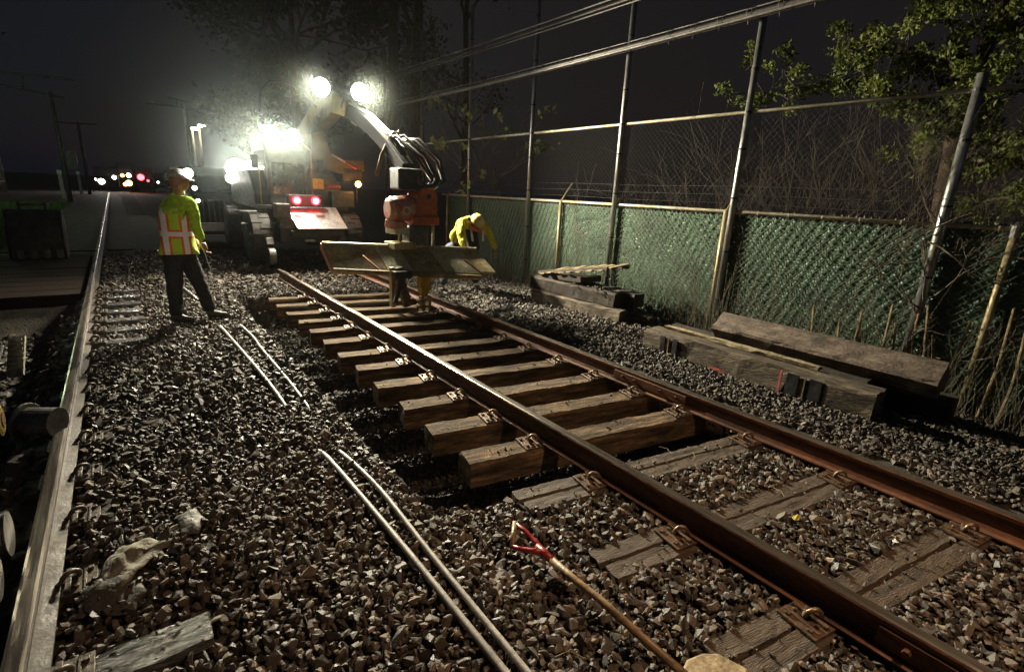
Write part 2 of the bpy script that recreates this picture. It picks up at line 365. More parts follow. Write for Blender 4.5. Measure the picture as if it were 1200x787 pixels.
# ---------------------------------------------------------------- ties, plates, clips
def rough_box(x0, x1, w, h, z1, n=26, amp=.006, seed=0, yfun=None):
    """long timber along x with worn, uneven edges; returns MB (centre y = 0)"""
    r = random.Random(seed); mb = MB(); prof = []
    K = [(-.5, 0), (-.5, .86), (-.42, 1), (-.15, 1), (.12, 1), (.42, 1), (.5, .86), (.5, 0)]
    vs = []; k = len(K)
    walk = [0] * k
    for i in range(n + 1):
        x = x0 + (x1 - x0) * i / n
        for j, (a, b) in enumerate(K):
            walk[j] = walk[j] * .6 + r.uniform(-amp, amp)
            e = r.uniform(-.008, .008) if i in (0, n) else 0
            vs.append((x + e, a * w + (walk[j] if a else 0), z1 - h + b * h + (walk[j] if b > .5 else 0)))
    fs = []
    for i in range(n):
        for j in range(k): fs.append((i * k + j, i * k + (j + 1) % k, (i + 1) * k + (j + 1) % k, (i + 1) * k + j))
    fs.append(tuple(range(k))); fs.append(tuple(n * k + j for j in range(k - 1, -1, -1)))
    mb.add(vs, fs); return mb
def plate_mb(rx, sides=(-1, 1)):
    mb = MB(); mb.box((rx + (.05 if len(sides) == 1 else 0), 0, .010), (.30 if len(sides) == 1 else .40, .19, .018))
    for sx in sides:
        mb.box((rx + sx * .095, 0, .028), (.022, .17, .020)); mb.box((rx + sx * .155, 0, .022), (.012, .17, .008))
        for sy in (-1, 1): mb.tube([(rx + sx * .125, sy * .055, .018), (rx + sx * .125, sy * .055, .034)], .011, 6)
        for sy in (-1, 1): mb.box((rx + sx * .175, sy * .055, .026), (.022, .022, .014))
    return mb
def clip_mb(rx, sx):
    x = rx + sx * .105
    pts = [(x - sx * .048, -.030, .036), (x - sx * .030, -.034, .052)] + [(x + sx * (.004 - .030 * math.cos(R_(a))), -.034 + .062 * (a - 30) / 290, .056 + .030 * math.sin(R_(a))) for a in range(30, 330, 30)] + [(x - sx * .035, .030, .040)]
    # curl of round spring steel
    return MB().tube(pts, .0115, 8)
def make_tie(k, ty, m, embedded):
    yc = ty; t = thing('railroad_tie', (2.25, yc, 0), None, None)
    mb = rough_box(-.46 - .04 * random.random(), 2.16 + .05 * random.random(), .225, .19, -.001, n=54, seed=k + 3, amp=.0028)
    if embedded:
        for sy in (-1, 1):
            mb = rough_box(-.46 - .05 * random.random(), 2.16 + .05 * random.random(), .122, .19, -.001 - .004 * random.random(), n=54, seed=k * 2 + sy + 30, amp=.003); mb.v = [(a_, b_ + sy * .0645, c_) for a_, b_, c_ in mb.v]
            me = mb.build('tie_half', m, origin=(0, 0, 0)); me.parent = t
    else:
        me = mb.build('tie_wood', m, origin=(0, 0, 0)); me.parent = t
    for rx in (2.42 - 2.25, 3.96 - 2.25):
        p = plate_mb(rx).build('tie_plate', m_plate, origin=(0, 0, 0), bevel=.002, seg=1); p.parent = t
        for sx in (-1, 1):
            c = clip_mb(rx, sx).build('rail_clip', m_clip, origin=(0, 0, 0), smooth=True); c.parent = p
    t.rotation_euler = (0, 0, math.atan(SK)); return t
ordn = ['ninth', 'eighth', 'seventh', 'sixth', 'fifth', 'fourth', 'third', 'second', 'first']
for k, ty in enumerate(TIE_Y):
    exposed = ty > 2.3
    t = make_tie(k, ty, m_tienew if exposed else m_tieold, not exposed)
    if exposed:
        n = TIE_Y.index(2.64) - k + 1
        names = {1: 'nearest of the exposed ties, short stub end at the front lip of the pit', 2: 'second exposed tie back from the front lip of the pit', 3: 'third exposed tie back from the front lip of the pit',
                 4: 'fourth exposed tie back from the front lip of the pit', 5: 'fifth exposed tie back from the front lip of the pit', 6: 'sixth exposed tie back from the front lip of the pit',
                 7: 'seventh exposed tie back from the front lip of the pit', 8: 'eighth exposed tie back, near the worker and the clamp legs', 9: 'ninth exposed tie back, just before the clamp legs',
                 10: 'exposed tie directly beneath the clamp legs', 11: 'exposed tie right behind the clamp legs', 12: 'farthest exposed tie at the back edge of the pit'}
        tag(t, names[n], 'railroad tie', 'ties hanging from the rails over the dug-out pit')
    else:
        lab = {2.00: 'dusty tie half buried in ballast at the front lip of the pit', 1.32: 'split dark tie in ballast, first in front of the pit lip tie', .61: 'cracked dark tie beside white litter, second in front of the pit lip tie',
               -.08: 'dark tie crossing under the rails at the bottom right corner', -.75: 'dark buried tie beyond the bottom right corner'}[ty]
        tag(t, lab, 'railroad tie', 'ties bedded in ballast in the foreground')
for k, ty in enumerate(LTIE):
    t = thing('railroad_tie', (-.5, ty, 0), None, None)
    vis = ty > 6.9; wet = ty < 2.4
    mb = rough_box(-.16, .59, .21, .18, -.001 + (.012 if vis else 0), n=12, seed=k + 90, amp=.004); mb.v = [(a_, b_, c_ + (.014 if vis else 0)) for a_, b_, c_ in mb.v]
    o = mb.build('tie_wood', m_tiewet if (wet or vis) else m_tieold, origin=(0, 0, 0)); o.parent = t
    p = plate_mb(0, (1,)).build('tie_plate', m_plategrey, origin=(0, 0, 0), bevel=.002, seg=1); p.parent = t; p.location.z = .026 if vis else 0
    for sx in (1,):
        c = clip_mb(0, sx).build('rail_clip', m_plategrey, origin=(0, 0, 0), smooth=True); c.parent = p
    if wet: l = 'wet grey tie end at the bottom left, its top glistening'
    elif vis:
        vn = [y for y in LTIE if y > 6.9]; i = vn.index(ty)
        l = ['bare grey tie end left of the standing worker\'s boots, nearest of the row', 'bare grey tie end beside the left rail, second of the row by the worker', 'bare grey tie end beside the left rail, third of the row by the worker',
             'bare grey tie end beside the left rail, fourth of the row by the worker', 'bare grey tie end beside the left rail, fifth of the row by the worker', 'bare grey tie end beside the left rail, sixth of the row by the worker', 'bare grey tie end beside the left rail, farthest of the row'][min(i, 6)]
    else: l = 'tie under the left rail buried in ballast so only its plate and clip show'
    tag(t, l, 'railroad tie', 'ties under the left rail')

cP = []; 
for ty in TIE_Y[1:]:
    for _ in range(70 if ty < 2.3 else 26):
        dx = rng.uniform(-.45, 2.1); dyy = rng.uniform(-.10, .10); s_ = float(np.clip(rng.lognormal(-4.75, .45), .004, .022))
        x = 2.25 + dx; y = ty + SK * dx + dyy
        if min(abs(x - 2.42), abs(x - 3.96)) < .22: continue
        cP.append((x, y, .001 + s_ * .35, s_))
for ty in LTIE:
    for _ in range(16): s_ = float(np.clip(rng.lognormal(-4.7, .4), .004, .02)); cP.append((rng.uniform(-.25, .06), ty + rng.uniform(-.09, .09), .012 + s_ * .3, s_))
cP = np.array(cP); stones('loose_chips', cP[:, :3], cP[:, 3], rng.beta(1.6, 2, len(cP)), RV1, 'small stone chips and grit strewn over the tie tops')

# ---------------------------------------------------------------- rails
def rail_profile(x, z0):
    P = [(-.07, 0), (-.07, .011), (-.02, .026), (-.0095, .04), (-.0085, .112), (-.013, .122), (-.034, .128), (-.036, .15), (-.031, .159), (-.02, .162),
         (.02, .162), (.031, .159), (.036, .15), (.034, .128), (.013, .122), (.0085, .112), (.0095, .04), (.02, .026), (.07, .011), (.07, 0)]
    return [(x + a, z0 + b) for a, b in P]
def rail(label, x, y0, y1, m, wob=.0, z0=.020, step=.35):
    pr = rail_profile(0, 0); n = len(pr); k = max(2, int((y1 - y0) / step)); vs = []; fs = []; mi = []
    for i in range(k + 1):
        y = y0 + (y1 - y0) * i / k; dx = wob * math.sin(y * .9 + x) ; dz = 0
        vs += [(x + a + dx, y, z0 + b + dz) for a, b in pr]
    mb = MB(); 
    for i in range(k):
        for j in range(n):
            mb_i = 1 if 8 <= j <= 10 else 0
            fs.append((i * n + j, (i + 1) * n + j, (i + 1) * n + (j + 1) % n, i * n + (j + 1) % n)); mi.append(mb_i)
    fs.append(tuple(range(n))); fs.append(tuple(k * n + j for j in range(n - 1, -1, -1))); mi += [0, 0]
    mb.v = vs; mb.f = fs; mb.m = mi
    o = mb.build('rail', [m, m_railtop], origin=(x, y0, z0))
    return tag(o, label, 'rail')
rl = rail('rusty rail with a free end, left one of the two over the pit', 2.42, -2.5, 10.75, m_rust, .003)
rr = rail('rusty rail with a bolted joint bar, right one of the two over the pit', 3.96, -2.5, 10.9, m_rust, .003)
rleft = rail('long grey-brown rail running off to the distance at the far left', -.5, -.5, 62, m_greyrail, .0)
# joint bar on the right rail (side facing the camera), bolts
jb = MB()
jb.prism([(3.915, .052), (3.942, .045), (3.9495, .06), (3.9495, .135), (3.938, .146), (3.918, .138)], 2.36, 3.22)
o = jb.build('joint_bar', m_rust, rr, bevel=.003)
for y in (2.46, 2.64, 2.95, 3.1): b = MB().tube([(3.89, y, .098), (3.92, y, .098)], .016, 6).build('bolt_head', m_rust, rr); b.parent = o
# base plate and joint at bottom of left rail
jb = MB(); jb.prism([(2.375, .052), (2.402, .045), (2.4095, .06), (2.4095, .135), (2.398, .146), (2.378, .138)], -.55, .36)
o = jb.build('joint_bar', m_rust, rl, bevel=.003)
for y in (-.3, -.1, .1, .25): b = MB().tube([(2.35, y, .098), (2.38, y, .098)], .016, 6).build('bolt_head', m_rust, rl); b.parent = o

# ---------------------------------------------------------------- conduits on the ballast
def ghz(x, y): return float(height(np.array([x]), np.array([y]))[0])
def conduit(label, pts, r):
    P = []
    for (x, y, dz) in pts: P.append((x, y, ghz(x, y) + r + dz))
    Q = []
    for i in range(len(P) - 1):
        for t in (0, .2, .4, .6, .8):
            Q.append(tuple(P[i][j] * (1 - t) + P[i + 1][j] * t for j in range(3)))
    Q.append(P[-1])
    # smooth
    Q = [Vector(q_) for q_ in Q]
    for _ in range(4): Q = [Q[0]] + [(Q[i - 1] + Q[i] * 2 + Q[i + 1]) / 4 for i in range(1, len(Q) - 1)] + [Q[-1]]
    return tag(MB().tube(Q, r, 10).build('conduit_pipe', m_pipe, smooth=True, origin=P[0]), label, 'pipe', 'pale conduits lying along the ballast')
conduit('pale conduit, left of the pair, surfacing again towards the bottom of the photo', [(.80, 6.75, .025), (.845, 5.6, .02), (.885, 4.6, .02), (.895, 4.0, -.01), (.91, 3.75, -.09), (.92, 3.5, -.09), (.925, 3.25, .01), (.935, 2.6, .025), (.955, 1.9, .02), (.965, 1.0, .02), (.97, .4, .02)], .017)
conduit('pale conduit with a kink near its start, right of the pair and nearer the pit', [(1.01, 6.7, .03), (1.05, 6.1, .02), (1.02, 5.7, .035), (1.045, 4.6, .02), (1.05, 4.0, -.01), (1.05, 3.7, -.09), (1.045, 3.45, -.09), (1.03, 3.2, .01), (1.06, 2.6, .03), (1.04, 1.9, .02), (1.035, 1.0, .02), (1.03, .4, .02)], .015)
tag(MB().tube([(.66, 9.6, .14), (.72, 9.0, .135), (.76, 8.55, .12)], .018, 8).build('steel_bar', m_steel, smooth=True, origin=(.66, 9.6, .14)), 'short pale bar on the ballast seen between the worker\'s legs', 'bar')

# ---------------------------------------------------------------- shovel
sh = thing('shovel', (1.44, 1.75, .02), 'shovel with a red D-shaped grip and worn wooden shaft on the ballast', 'shovel')
A = Vector((1.50, 1.63, .10)); B = Vector((1.53, .78, .07)); 
dirv = (B - A).normalized()
MB().tube([A + dirv * .03, A + dirv * .3, (A + B) / 2 + Vector((.004, 0, .006)), B + dirv * .15], [.017, .018, .018, .019], 12).build('shaft', m_shaft, sh, smooth=True)
g0 = A + dirv * .06
gl = Vector((1.405, 1.70, .085)); gr = Vector((1.50, 1.80, .125))
MB().tube([g0, g0 * .72 + gl * .28 + Vector((-.012, .0, 0)), g0 * .3 + gl * .7 + Vector((-.01, 0, 0)), gl], [.022, .014, .012, .012], 8).build('grip_arm', m_red, sh, smooth=True)
MB().tube([g0, g0 * .72 + gr * .28 + Vector((.012, .0, 0)), g0 * .3 + gr * .7 + Vector((.012, 0, 0)), gr], [.022, .014, .012, .012], 8).build('grip_arm', m_red, sh, smooth=True)
MB().tube([gl - (gr - gl) * .05, gr + (gr - gl) * .05], .014, 10).build('grip_bar', m_shaft, sh, smooth=True)
MB().tube([A + dirv * .02, A + dirv * .13], [.023, .021], 10).build('ferrule', m_red, sh, smooth=True)
# blade below frame
bm_ = MB(); c0 = B + dirv * .14
vs = []; 
for i in range(7):
    for j in range(7):
        u = (j - 3) / 3; v = i / 6; w_ = .115 * (1 - .35 * v * v); vs.append((c0.x + u * w_, c0.y - v * .28, .06 + .03 * u * u - .03 * v))
for i in range(7):
    for j in range(7):
        u = (j - 3) / 3; v = i / 6; w_ = .115 * (1 - .35 * v * v); vs.append((c0.x + u * w_, c0.y - v * .28, .057 + .03 * u * u - .03 * v))
fs = [(i * 7 + j, i * 7 + j + 1, (i + 1) * 7 + j + 1, (i + 1) * 7 + j) for i in range(6) for j in range(6)]
fs += [tuple(a + 49 for a in f[::-1]) for f in fs]
bm_.add(vs, fs).build('blade', m_grey, sh, smooth=True)

# pale flat stone / board by the shovel
pb = MB(); pts = [(1.57, .775), (1.62, .79), (1.70, .77), (1.755, .73), (1.79, .62), (1.63, .5), (1.53, .56)]
pb.prism([(a, b_) for a, b_ in pts], .0, .05, axis='z')
tag(pb.build('board_offcut', m_pallet, bevel=.01, origin=(1.7, .7, 0)), 'pale board offcut lying next to the shovel shaft at the bottom edge', 'board')

# ---------------------------------------------------------------- litter
def blob_sheet(name, c, pts, m, amp, label, cat, zadd=.0, seed=1, thick=.006, n=16):
    """crumpled cloth: polar grid inside an outline"""
    r = random.Random(seed); mb = MB(); vs = []; K = len(pts); 
    ph = [r.uniform(0, 6) for _ in range(6)]
    def zf(x, y, s): return ghz(x, y) + zadd + amp * (1 - s) ** .7 + amp * .22 * (math.sin(x * 60 + ph[0]) * math.sin(y * 47 + ph[1]) + math.sin(x * 23 - y * 31 + ph[2]))
    rings = 7
    for lay in (0, 1):
        for i in range(rings + 1):
            s = i / rings
            for k in range(K * 3):
                a = pts[k // 3]; b_ = pts[(k // 3 + 1) % K]; t = (k % 3) / 3
                px_ = a[0] * (1 - t) + b_[0] * t; py_ = a[1] * (1 - t) + b_[1] * t
                x = c[0] + (px_ - c[0]) * s; y = c[1] + (py_ - c[1]) * s
                vs.append((x, y, zf(x, y, s) - lay * thick))
    KK = K * 3; L0 = (rings + 1) * KK; fs = []
    for lay in (0, 1):
        for i in range(rings):
            for k in range(KK): 
                f = (lay * L0 + i * KK + k, lay * L0 + i * KK + (k + 1) % KK, lay * L0 + (i + 1) * KK + (k + 1) % KK, lay * L0 + (i + 1) * KK + k); fs.append(f if lay == 0 else f[::-1])
    for k in range(KK): fs.append((rings * KK + k, rings * KK + (k + 1) % KK, L0 + rings * KK + (k + 1) % KK, L0 + rings * KK + k))
    mb.add(vs, fs); return tag(mb.build(name, m, smooth=True, origin=(c[0], c[1], 0)), label, cat)
blob_sheet('rag', (-.19, 2.68), [(-.30, 2.55), (-.20, 2.50), (-.12, 2.60), (-.04, 2.70), (.06, 2.76), (-.05, 2.78), (-.13, 2.82), (-.22, 2.83), (-.27, 2.74)], m_cloth, .055, 'pale crumpled cloth rag lying by the left rail\'s clips', 'rag', .02, 3)
blob_sheet('plastic_sheet', (-.22, 2.52), [(-.36, 2.60), (-.34, 2.46), (-.20, 2.38), (-.12, 2.46), (-.16, 2.58), (-.28, 2.62)], m_bag, .03, 'torn grey plastic scrap under the pale rag', 'plastic scrap', .015, 5)
blob_sheet('plastic_sheet', (.1, 2.85), [(.04, 2.76), (.12, 2.74), (.16, 2.86), (.13, 2.98), (.03, 2.96)], m_bag, .03, 'small torn grey plastic scrap behind the pale rag', 'plastic scrap', .02, 6)
def cup(name, c, label, m, s=.02):
    mb = MB(); n = 10; vs = []; r = random.Random(int(c[0] * 1000))
    mb.tube([(c[0] - s * 1.2, c[1], c[2]), (c[0] - s * .5, c[1] + .004, c[2] + .004), (c[0] + s * .4, c[1], c[2] + .008), (c[0] + s * 1.2, c[1] - .004, c[2])], [s * .35, s * .8, s, s * .45], 7)
    return tag(mb.build(name, m, origin=c), label, 'litter')
def leaf_on(c, label, rz, s=.035, m=m_leafy, nm='fallen_leaf', cat='leaf'):
    n = 8; top = []
    for k in range(n): a = 2 * math.pi * k / n; top.append((c[0] + math.cos(a + rz) * s * (1.3 if k in (0, 4) else .8), c[1] + math.sin(a + rz) * s * .6, c[2] + .006 * math.cos(2 * a)))
    vs = top + [(x, y, z - .001) for x, y, z in top] ; fs = [tuple(range(n)), tuple(range(2 * n - 1, n - 1, -1))] + [(i, (i + 1) % n, (i + 1) % n + n, i + n) for i in range(n)]
    return tag(MB().add(vs, fs).build(nm, m, origin=c), label, cat)
leaf_on((3.36, .55, .014), 'white paper scrap on the split tie between the rails', .9, .026, m_white, 'paper_scrap', 'litter')
leaf_on((2.80, .70, .045), 'white paper scrap on the stones beside the near rail\'s head', 2.1, .028, m_white, 'paper_scrap', 'litter')
leaf_on((3.05, .98, .035), 'yellow fallen leaf on the stones between the rails', .4)
# dry twigs lying on the ballast
tw = MB()
for i in range(130):
    x, y = rng.uniform(.15, 6.2), rng.uniform(.3, 5.5)
    if ghz(x, y) < -.15: continue
    a = rng.uniform(0, 6.28); l = rng.uniform(.04, .16); z = ghz(x, y) + .035
    tw.tube([(x, y, z), (x + math.cos(a) * l / 2, y + math.sin(a) * l / 2, z + rng.uniform(0, .02)), (x + math.cos(a + .3) * l, y + math.sin(a + .3) * l, z + rng.uniform(-.01, .03))], .0022, 4)
tag(tw.build('twig_litter', m_stalk), 'dry twigs and straw scattered over the stones', 'twigs', kind='stuff')

# ---------------------------------------------------------------- left side: trench gear, mat, bucket
mt = thing('timber_mat', (-1.3, 11.5, 0), 'brown timber crossing mat left of the long rail, bucket standing on it', 'timber mat')
for k in range(11):
    y = 9.75 + k * .46
    rb = MB().box((-1.42, y + .2, .03), (1.62, .44, .16), (0, random.uniform(-.01, .01), 0)).build('mat_plank', m_mat, mt, bevel=.012)
bk = thing('excavator_bucket', (-1.35, 14.4, .11), 'black steel digging bucket standing mouth down on the timber mat', 'bucket')
bx0, bx1 = -1.82, -.98
b_ = MB(); b_.prism([(13.95, .12), (14.75, .12), (14.95, .55), (14.75, 1.0), (14.35, 1.08), (14.0, .75)], bx0, bx1, axis='x'); b_.build('bucket_shell', m_dark, bk, bevel=.03)
for x in (bx0 - .012, bx1 + .012): MB().prism([(13.93, .115), (14.77, .115), (14.97, .55), (14.77, 1.02), (14.35, 1.10), (13.97, .77)], x - .01, x + .01, axis='x').build('side_plate', m_grey if x > -1 else m_dark, bk, bevel=.004)
for x in (-1.6, -1.2): MB().prism([(14.3, 1.0), (14.7, .96), (14.6, 1.2), (14.45, 1.22)], x - .02, x + .02, axis='x').build('mounting_ear', m_dark, bk, bevel=.004)
MB().tube([(-1.64, 14.52, 1.16), (-1.16, 14.52, 1.16)], .025, 10).build('mounting_pin', m_grey, bk, smooth=True)
for k in range(4): MB().prism([(13.9, .12), (14.0, .12), (14.0, .3), (13.92, .3)], bx0 + .1 + k * .2, bx0 + .2 + k * .2, axis='x').build('tooth', m_grey, bk, bevel=.004)
MB().box((-1.0 + .04, 14.62, .75), (.006, .16, .22)).build('white_patch', m_white, bk)  # white rectangle on the bucket's right side

# slotted grey panel leaning in the trench
pn = thing('slotted_panel', (-1.05, 6.9, -.2), 'pale ribbed panel leaning in the dark trench at the left edge', 'panel')
MB().box((-1.03, 6.95, .0), (.13, .04, .44), (R_(-40), 0, R_(-8))).build('panel_sheet', m_cloth, pn, bevel=.004)
rb = MB()
for k in range(7): rb.box((-1.03, 6.92 + (k - 3) * .035, .03 + (k - 3) * .042), (.115, .02, .012), (R_(-40), 0, R_(-8)))
rb.build('panel_ribs', m_bladeg, pn)

# track trolley with rollers, partly outside the frame
tr = thing('track_trolley', (-1.3, 3.6, -.3), 'dark track trolley with grey tube ends and yellow rollers left of the rail', 'track trolley')
for y in (4.22, 2.86, 2.54):
    if y > 4: continue
    q_ = MB(); q_.tube([(-1.25, y + .03, .27), (-.585, y, .27)], .095, 24); q_.build('tube', m_steelpipe, tr, smooth=False, bevel=.004)
    e_ = MB(); e_.tube([(-.585 if y < 4 else -.67, y, .27 if y < 4 else .25), (-.578 if y < 4 else -.655, y, .27 if y < 4 else .25)], .100, 24); e_.build('tube_flange', m_steelpipe, tr)
MB().tube([(-.66, 4.30, .25), (-.50, 4.2, .25)], .095, 24).build('roller_sleeve', m_steelpipe, tr)
MB().tube([(-.67, 4.305, .25), (-.655, 4.295, .25)], .125, 24).build('sleeve_flange', m_steelpipe, tr, bevel=.003)
for (x, y, z) in ((-.79, 4.42, .25), (-.80, 3.72, .26)):
    w = MB(); w.tube([(x - .05, y, z), (x - .035, y, z), (x - .01, y, z), (x, y, z)], [.10, .112, .112, .085], 26); w.build('roller', m_brass, tr, bevel=.003)
    MB().tube([(x - .002, y, z), (x + .006, y, z)], .05, 16).build('roller_hub', m_rust, tr)
MB().box((-1.25, 3.5, .05), (.10, 3.4, .12)).build('side_beam', m_dark, tr, bevel=.01)
MB().box((-1.75, 3.5, .05), (.10, 3.4, .12)).build('side_beam', m_dark, tr, bevel=.01)
for y in (2.2, 3.5, 4.8): MB().box((-1.5, y, .05), (.42, .09, .10)).build('cross_beam', m_dark, tr, bevel=.008)
for x in (-1.25, -1.75):
    for y in (2.2, 4.8): MB().tube([(x, y, -.36), (x, y, .0)], .04, 10).build('leg', m_dark, tr)
MB().tube([(-1.05, 4.9, -.35), (-1.02, 5.4, .1), (-1.0, 6.2, .3)], .018, 8).build('handle_bar', m_dark, tr, smooth=True)

# ---------------------------------------------------------------- low fence with slats
FX = 7.0; FT = 1.76
fe = thing('chain_link_fence', (FX, 4, 0), 'low chain link fence with green privacy slats, cream top rail and barbed wire', 'fence')
MB().tube([(FX - .03, -2.0, FT), (FX - .03, 6, FT + .004), (FX - .03, 12.2, FT)], .026, 10).build('top_rail', m_fencerail, fe, smooth=True)
for k in range(34):
    y = -1.8 + k * .41; MB().tube([(FX - .03, y, FT), (FX - .03, y + .012, FT)], .030, 10).build('rail_tie', m_fencerail, fe)
for y in (-2.0, .95, 4.0, 7.5, 11.9):
    r_ = .034
    MB().tube([(FX - .05, y, -.3), (FX - .05, y, FT + (.02 if y != .95 else .0))], r_, 12).build('post', m_cream, fe, smooth=True)
    if y == .95: MB().tube([(FX - .05, y, FT - .08), (FX - .05, y, FT + .03), (FX - .05, y, FT + .07)], [.042, .042, .008], 12).build('post_cap', m_steel, fe)
    if y != .95: MB().tube([(FX - .05, y, FT), (FX + .22, y, FT + .36)], .016, 8).build('barb_arm', m_stalk, fe, smooth=True)
for k in range(3):
    bw = MB(); x = FX + .02 + k * .09; z = FT + .12 + k * .12; pts = [(x, -2 + i * .5, z - .012 * math.sin(math.pi * ((i * .5 - 2 - 4) / 3.5)) ** 2) for i in range(29)]
    bw.tube(pts, .0035, 4)
    for i in range(90): y = -2 + i * .155; bw.tube([(x - .012, y, z - .014), (x + .012, y + .008, z + .014)], .002, 3); bw.tube([(x + .012, y, z - .014), (x - .012, y + .008, z + .014)], .002, 3)
    bw.build('barbed_wire', m_wire, fe)
def chain(y0, y1, z0, z1, x, pitch, r, name, parent, m, wob=.004, extra=()):
    mb = MB(); H_ = z1 - z0
    c = y0 - H_
    while c < y1:
        for s in (1, -1):
            a0, a1 = c, c + H_
            ya, yb = max(a0, y0), min(a1, y1)
            if yb - ya > .02:
                za = z0 + (ya - c) if s == 1 else z1 - (ya - c); zb = z0 + (yb - c) if s == 1 else z1 - (yb - c)
                n = max(2, int((yb - ya) / .6)); 
                mb.tube([(x + s * .004 + wob * math.sin(3.1 * (ya + (yb - ya) * i / n)), ya + (yb - ya) * i / n, za + (zb - za) * i / n) for i in range(n + 1)], r, 3, cap=False)
        c += pitch
    for e_ in extra: mb.tube(e_, .004, 3)
    return mb.build(name, m, parent)
# barbs of mesh sticking up over the rail
bb = []
for i in range(170):
    y = -1.8 + i * .08
    if rng.random() < .45: continue
    bb.append([(FX - .01, y, FT - .02), (FX - .01 + rng.uniform(-.01, .01), y + rng.uniform(-.006, .006), FT + .035 + rng.uniform(0, .02))])
chain(-2, 11.9, .0 - .1, FT - .02, FX - .012, .085, .0042, 'wire_mesh', fe, m_wirelow, extra=bb)
# privacy slats woven diagonally: flattened strips bowing in and out between wires
sl = MB(); H_ = FT + .05; pitch = .06; c = -2 - H_; k = 0
while c < 11.9:
    k += 1; n = 110; vs = []; fs = []; lean = random.uniform(-.25, .25)
    for i in range(n + 1):
        t = i / n; y = c + H_ * t; z = -.08 + (H_ - .02) * t
        bow = .006 * math.sin(t * H_ / .085 * 2 * math.pi + k * math.pi) ; tw_ = .55 * math.sin(t * H_ / .085 * 2 * math.pi + k * math.pi + .8) + lean * .5
        hw = .019
        vs += [(FX + .010 + bow - hw * tw_, y - hw * .72, z + hw * .72), (FX + .010 + bow + hw * tw_, y + hw * .72, z - hw * .72)]
    for i in range(n):
        yy = vs[2 * i][1]
        if -2 < yy < 11.9: fs.append((2 * i, 2 * i + 1, 2 * i + 3, 2 * i + 2))
    if fs: sl.add(vs, fs)
    c += pitch
slo = sl.build('privacy_slats', m_slat, fe); sd = slo.modifiers.new('thick', 'SOLIDIFY'); sd.thickness = .0015

# tall fence
tf = thing('chain_link_fence', (6.93, 6, 0), 'tall chain link fence of galvanised poles with a mid rail, behind the stacked ties', 'fence')
TX = 6.93
for y, h, r_ in ((-.9, 3.4, .05), (1.53, 3.22, .05), (3.9, 4.28, .045), (6.1, 5.9, .045), (8.5, 5.9, .042), (10.85, 5.9, .04), (13.3, 5.9, .04), (15.7, 5.9, .04)):
    MB().tube([(TX, y, -.2 if y != 1.53 else .0), (TX, y, h)], r_, 14).build('pole', m_steel, tf, smooth=True)
    for z in (.5, 1.2, 1.95, 2.6, 3.07, 3.6, 4.4, 5.2):
        if z < h: MB().tube([(TX, y, z - .012), (TX, y, z + .012)], r_ + .006, 14).build('pole_clamp', m_dark, tf)
MB().tube([(TX + .03, -2, 3.07), (TX + .03, 6, 3.075), (TX + .03, 15.7, 3.07)], .024, 10).build('mid_rail', m_fencerail, tf, smooth=True)
chain(-1.5, 15, 1.9, 3.07, TX + .05, .085, .0011, 'wire_mesh', tf, mat('dull_upper_wire', (.045, .045, .04), (.02, .02, .02), 8, .8))

# ---------------------------------------------------------------- overhead cables
cb = thing('cable_bundle', (6.6, 14.2, 4.1), 'lower overhead cable bundle lashed with many small hangers', 'cable', 'overhead cables past the fence poles')
def span(z0, z1, x, dz=0, dx=0):
    return [(x + dx, y, z0 + (z1 - z0) * (14.2 - y) / 17 + dz - .0 + .10 * ((y - 6) / 8) ** 2) for y in np.linspace(14.2, -2.8, 24)]
MB().tube(span(4.05, 4.25, 6.6, .05), .008, 6).build('messenger_wire', m_cablegrey, cb, smooth=True)
MB().tube(span(4.05, 4.25, 6.6, -.02), .034, 8).build('thick_cable', m_cable, cb, smooth=True)
MB().tube(span(4.05, 4.25, 6.6, -.045, .05), .026, 8).build('thick_cable', m_cable, cb, smooth=True)
MB().tube(span(4.05, 4.25, 6.6, -.055, -.03), .018, 8).build('thin_cable', m_cablegrey, cb, smooth=True)
hg = MB()
for p in np.linspace(0, 1, 44):
    y = 14.2 - 17 * p; z = 4.05 + .2 * p + .10 * ((y - 6) / 8) ** 2
    hg.tube(arc((6.61, y, z - .01), .072, 0, 360, 9), .0045, 4); hg.tube([(6.61, y, z - .08), (6.61, y, z - .125)], .006, 4)
hg.build('hangers', m_cablegrey, cb)
cb2 = thing('cable_bundle', (6.6, 14.2, 4.8), 'upper overhead cable bundle of three plain twisted cables', 'cable', 'overhead cables past the fence poles')
for dz, dx, r_, m in ((.06, 0, .014, m_cablegrey), (0, .03, .022, m_cable), (-.035, -.03, .018, m_cable), (-.075, .01, .012, m_cablegrey)):
    MB().tube(span(4.80, 4.84, 6.6, dz, dx), r_, 8).build('cable', m, cb2, smooth=True)
up = thing('utility_pole', (6.6, 14.35, 0), 'wooden utility pole carrying the cable bundles behind the excavator arm', 'utility pole')
MB().tube([(6.6, 14.35, -.2), (6.6, 14.35, 8)], [.16, .12], 14).build('pole', m_bark, up, smooth=True)
MB().box((6.6, 14.3, 4.83), (.5, .1, .1)).build('crossarm', m_bark, up, bevel=.01)

# ---------------------------------------------------------------- stacked timbers
def ltimber(name, parent, x, y0, y1, z0, w, h, m, seed, roll=0, yaw=0, tilt=0):
    mb = rough_box(-(y1 - y0) / 2, (y1 - y0) / 2, w, h, h / 2, n=18, amp=.009, seed=seed)
    rm = Matrix.Rotation(R_(90) + yaw, 4, 'Z') @ Matrix.Rotation(-tilt, 4, 'Y') @ Matrix.Rotation(roll, 4, 'X')
    c = Vector((x, (y0 + y1) / 2, z0 + h / 2)); mb.v = [tuple(rm @ Vector(v) + c) for v in mb.v]
    return mb.build(name, m, parent, origin=c)
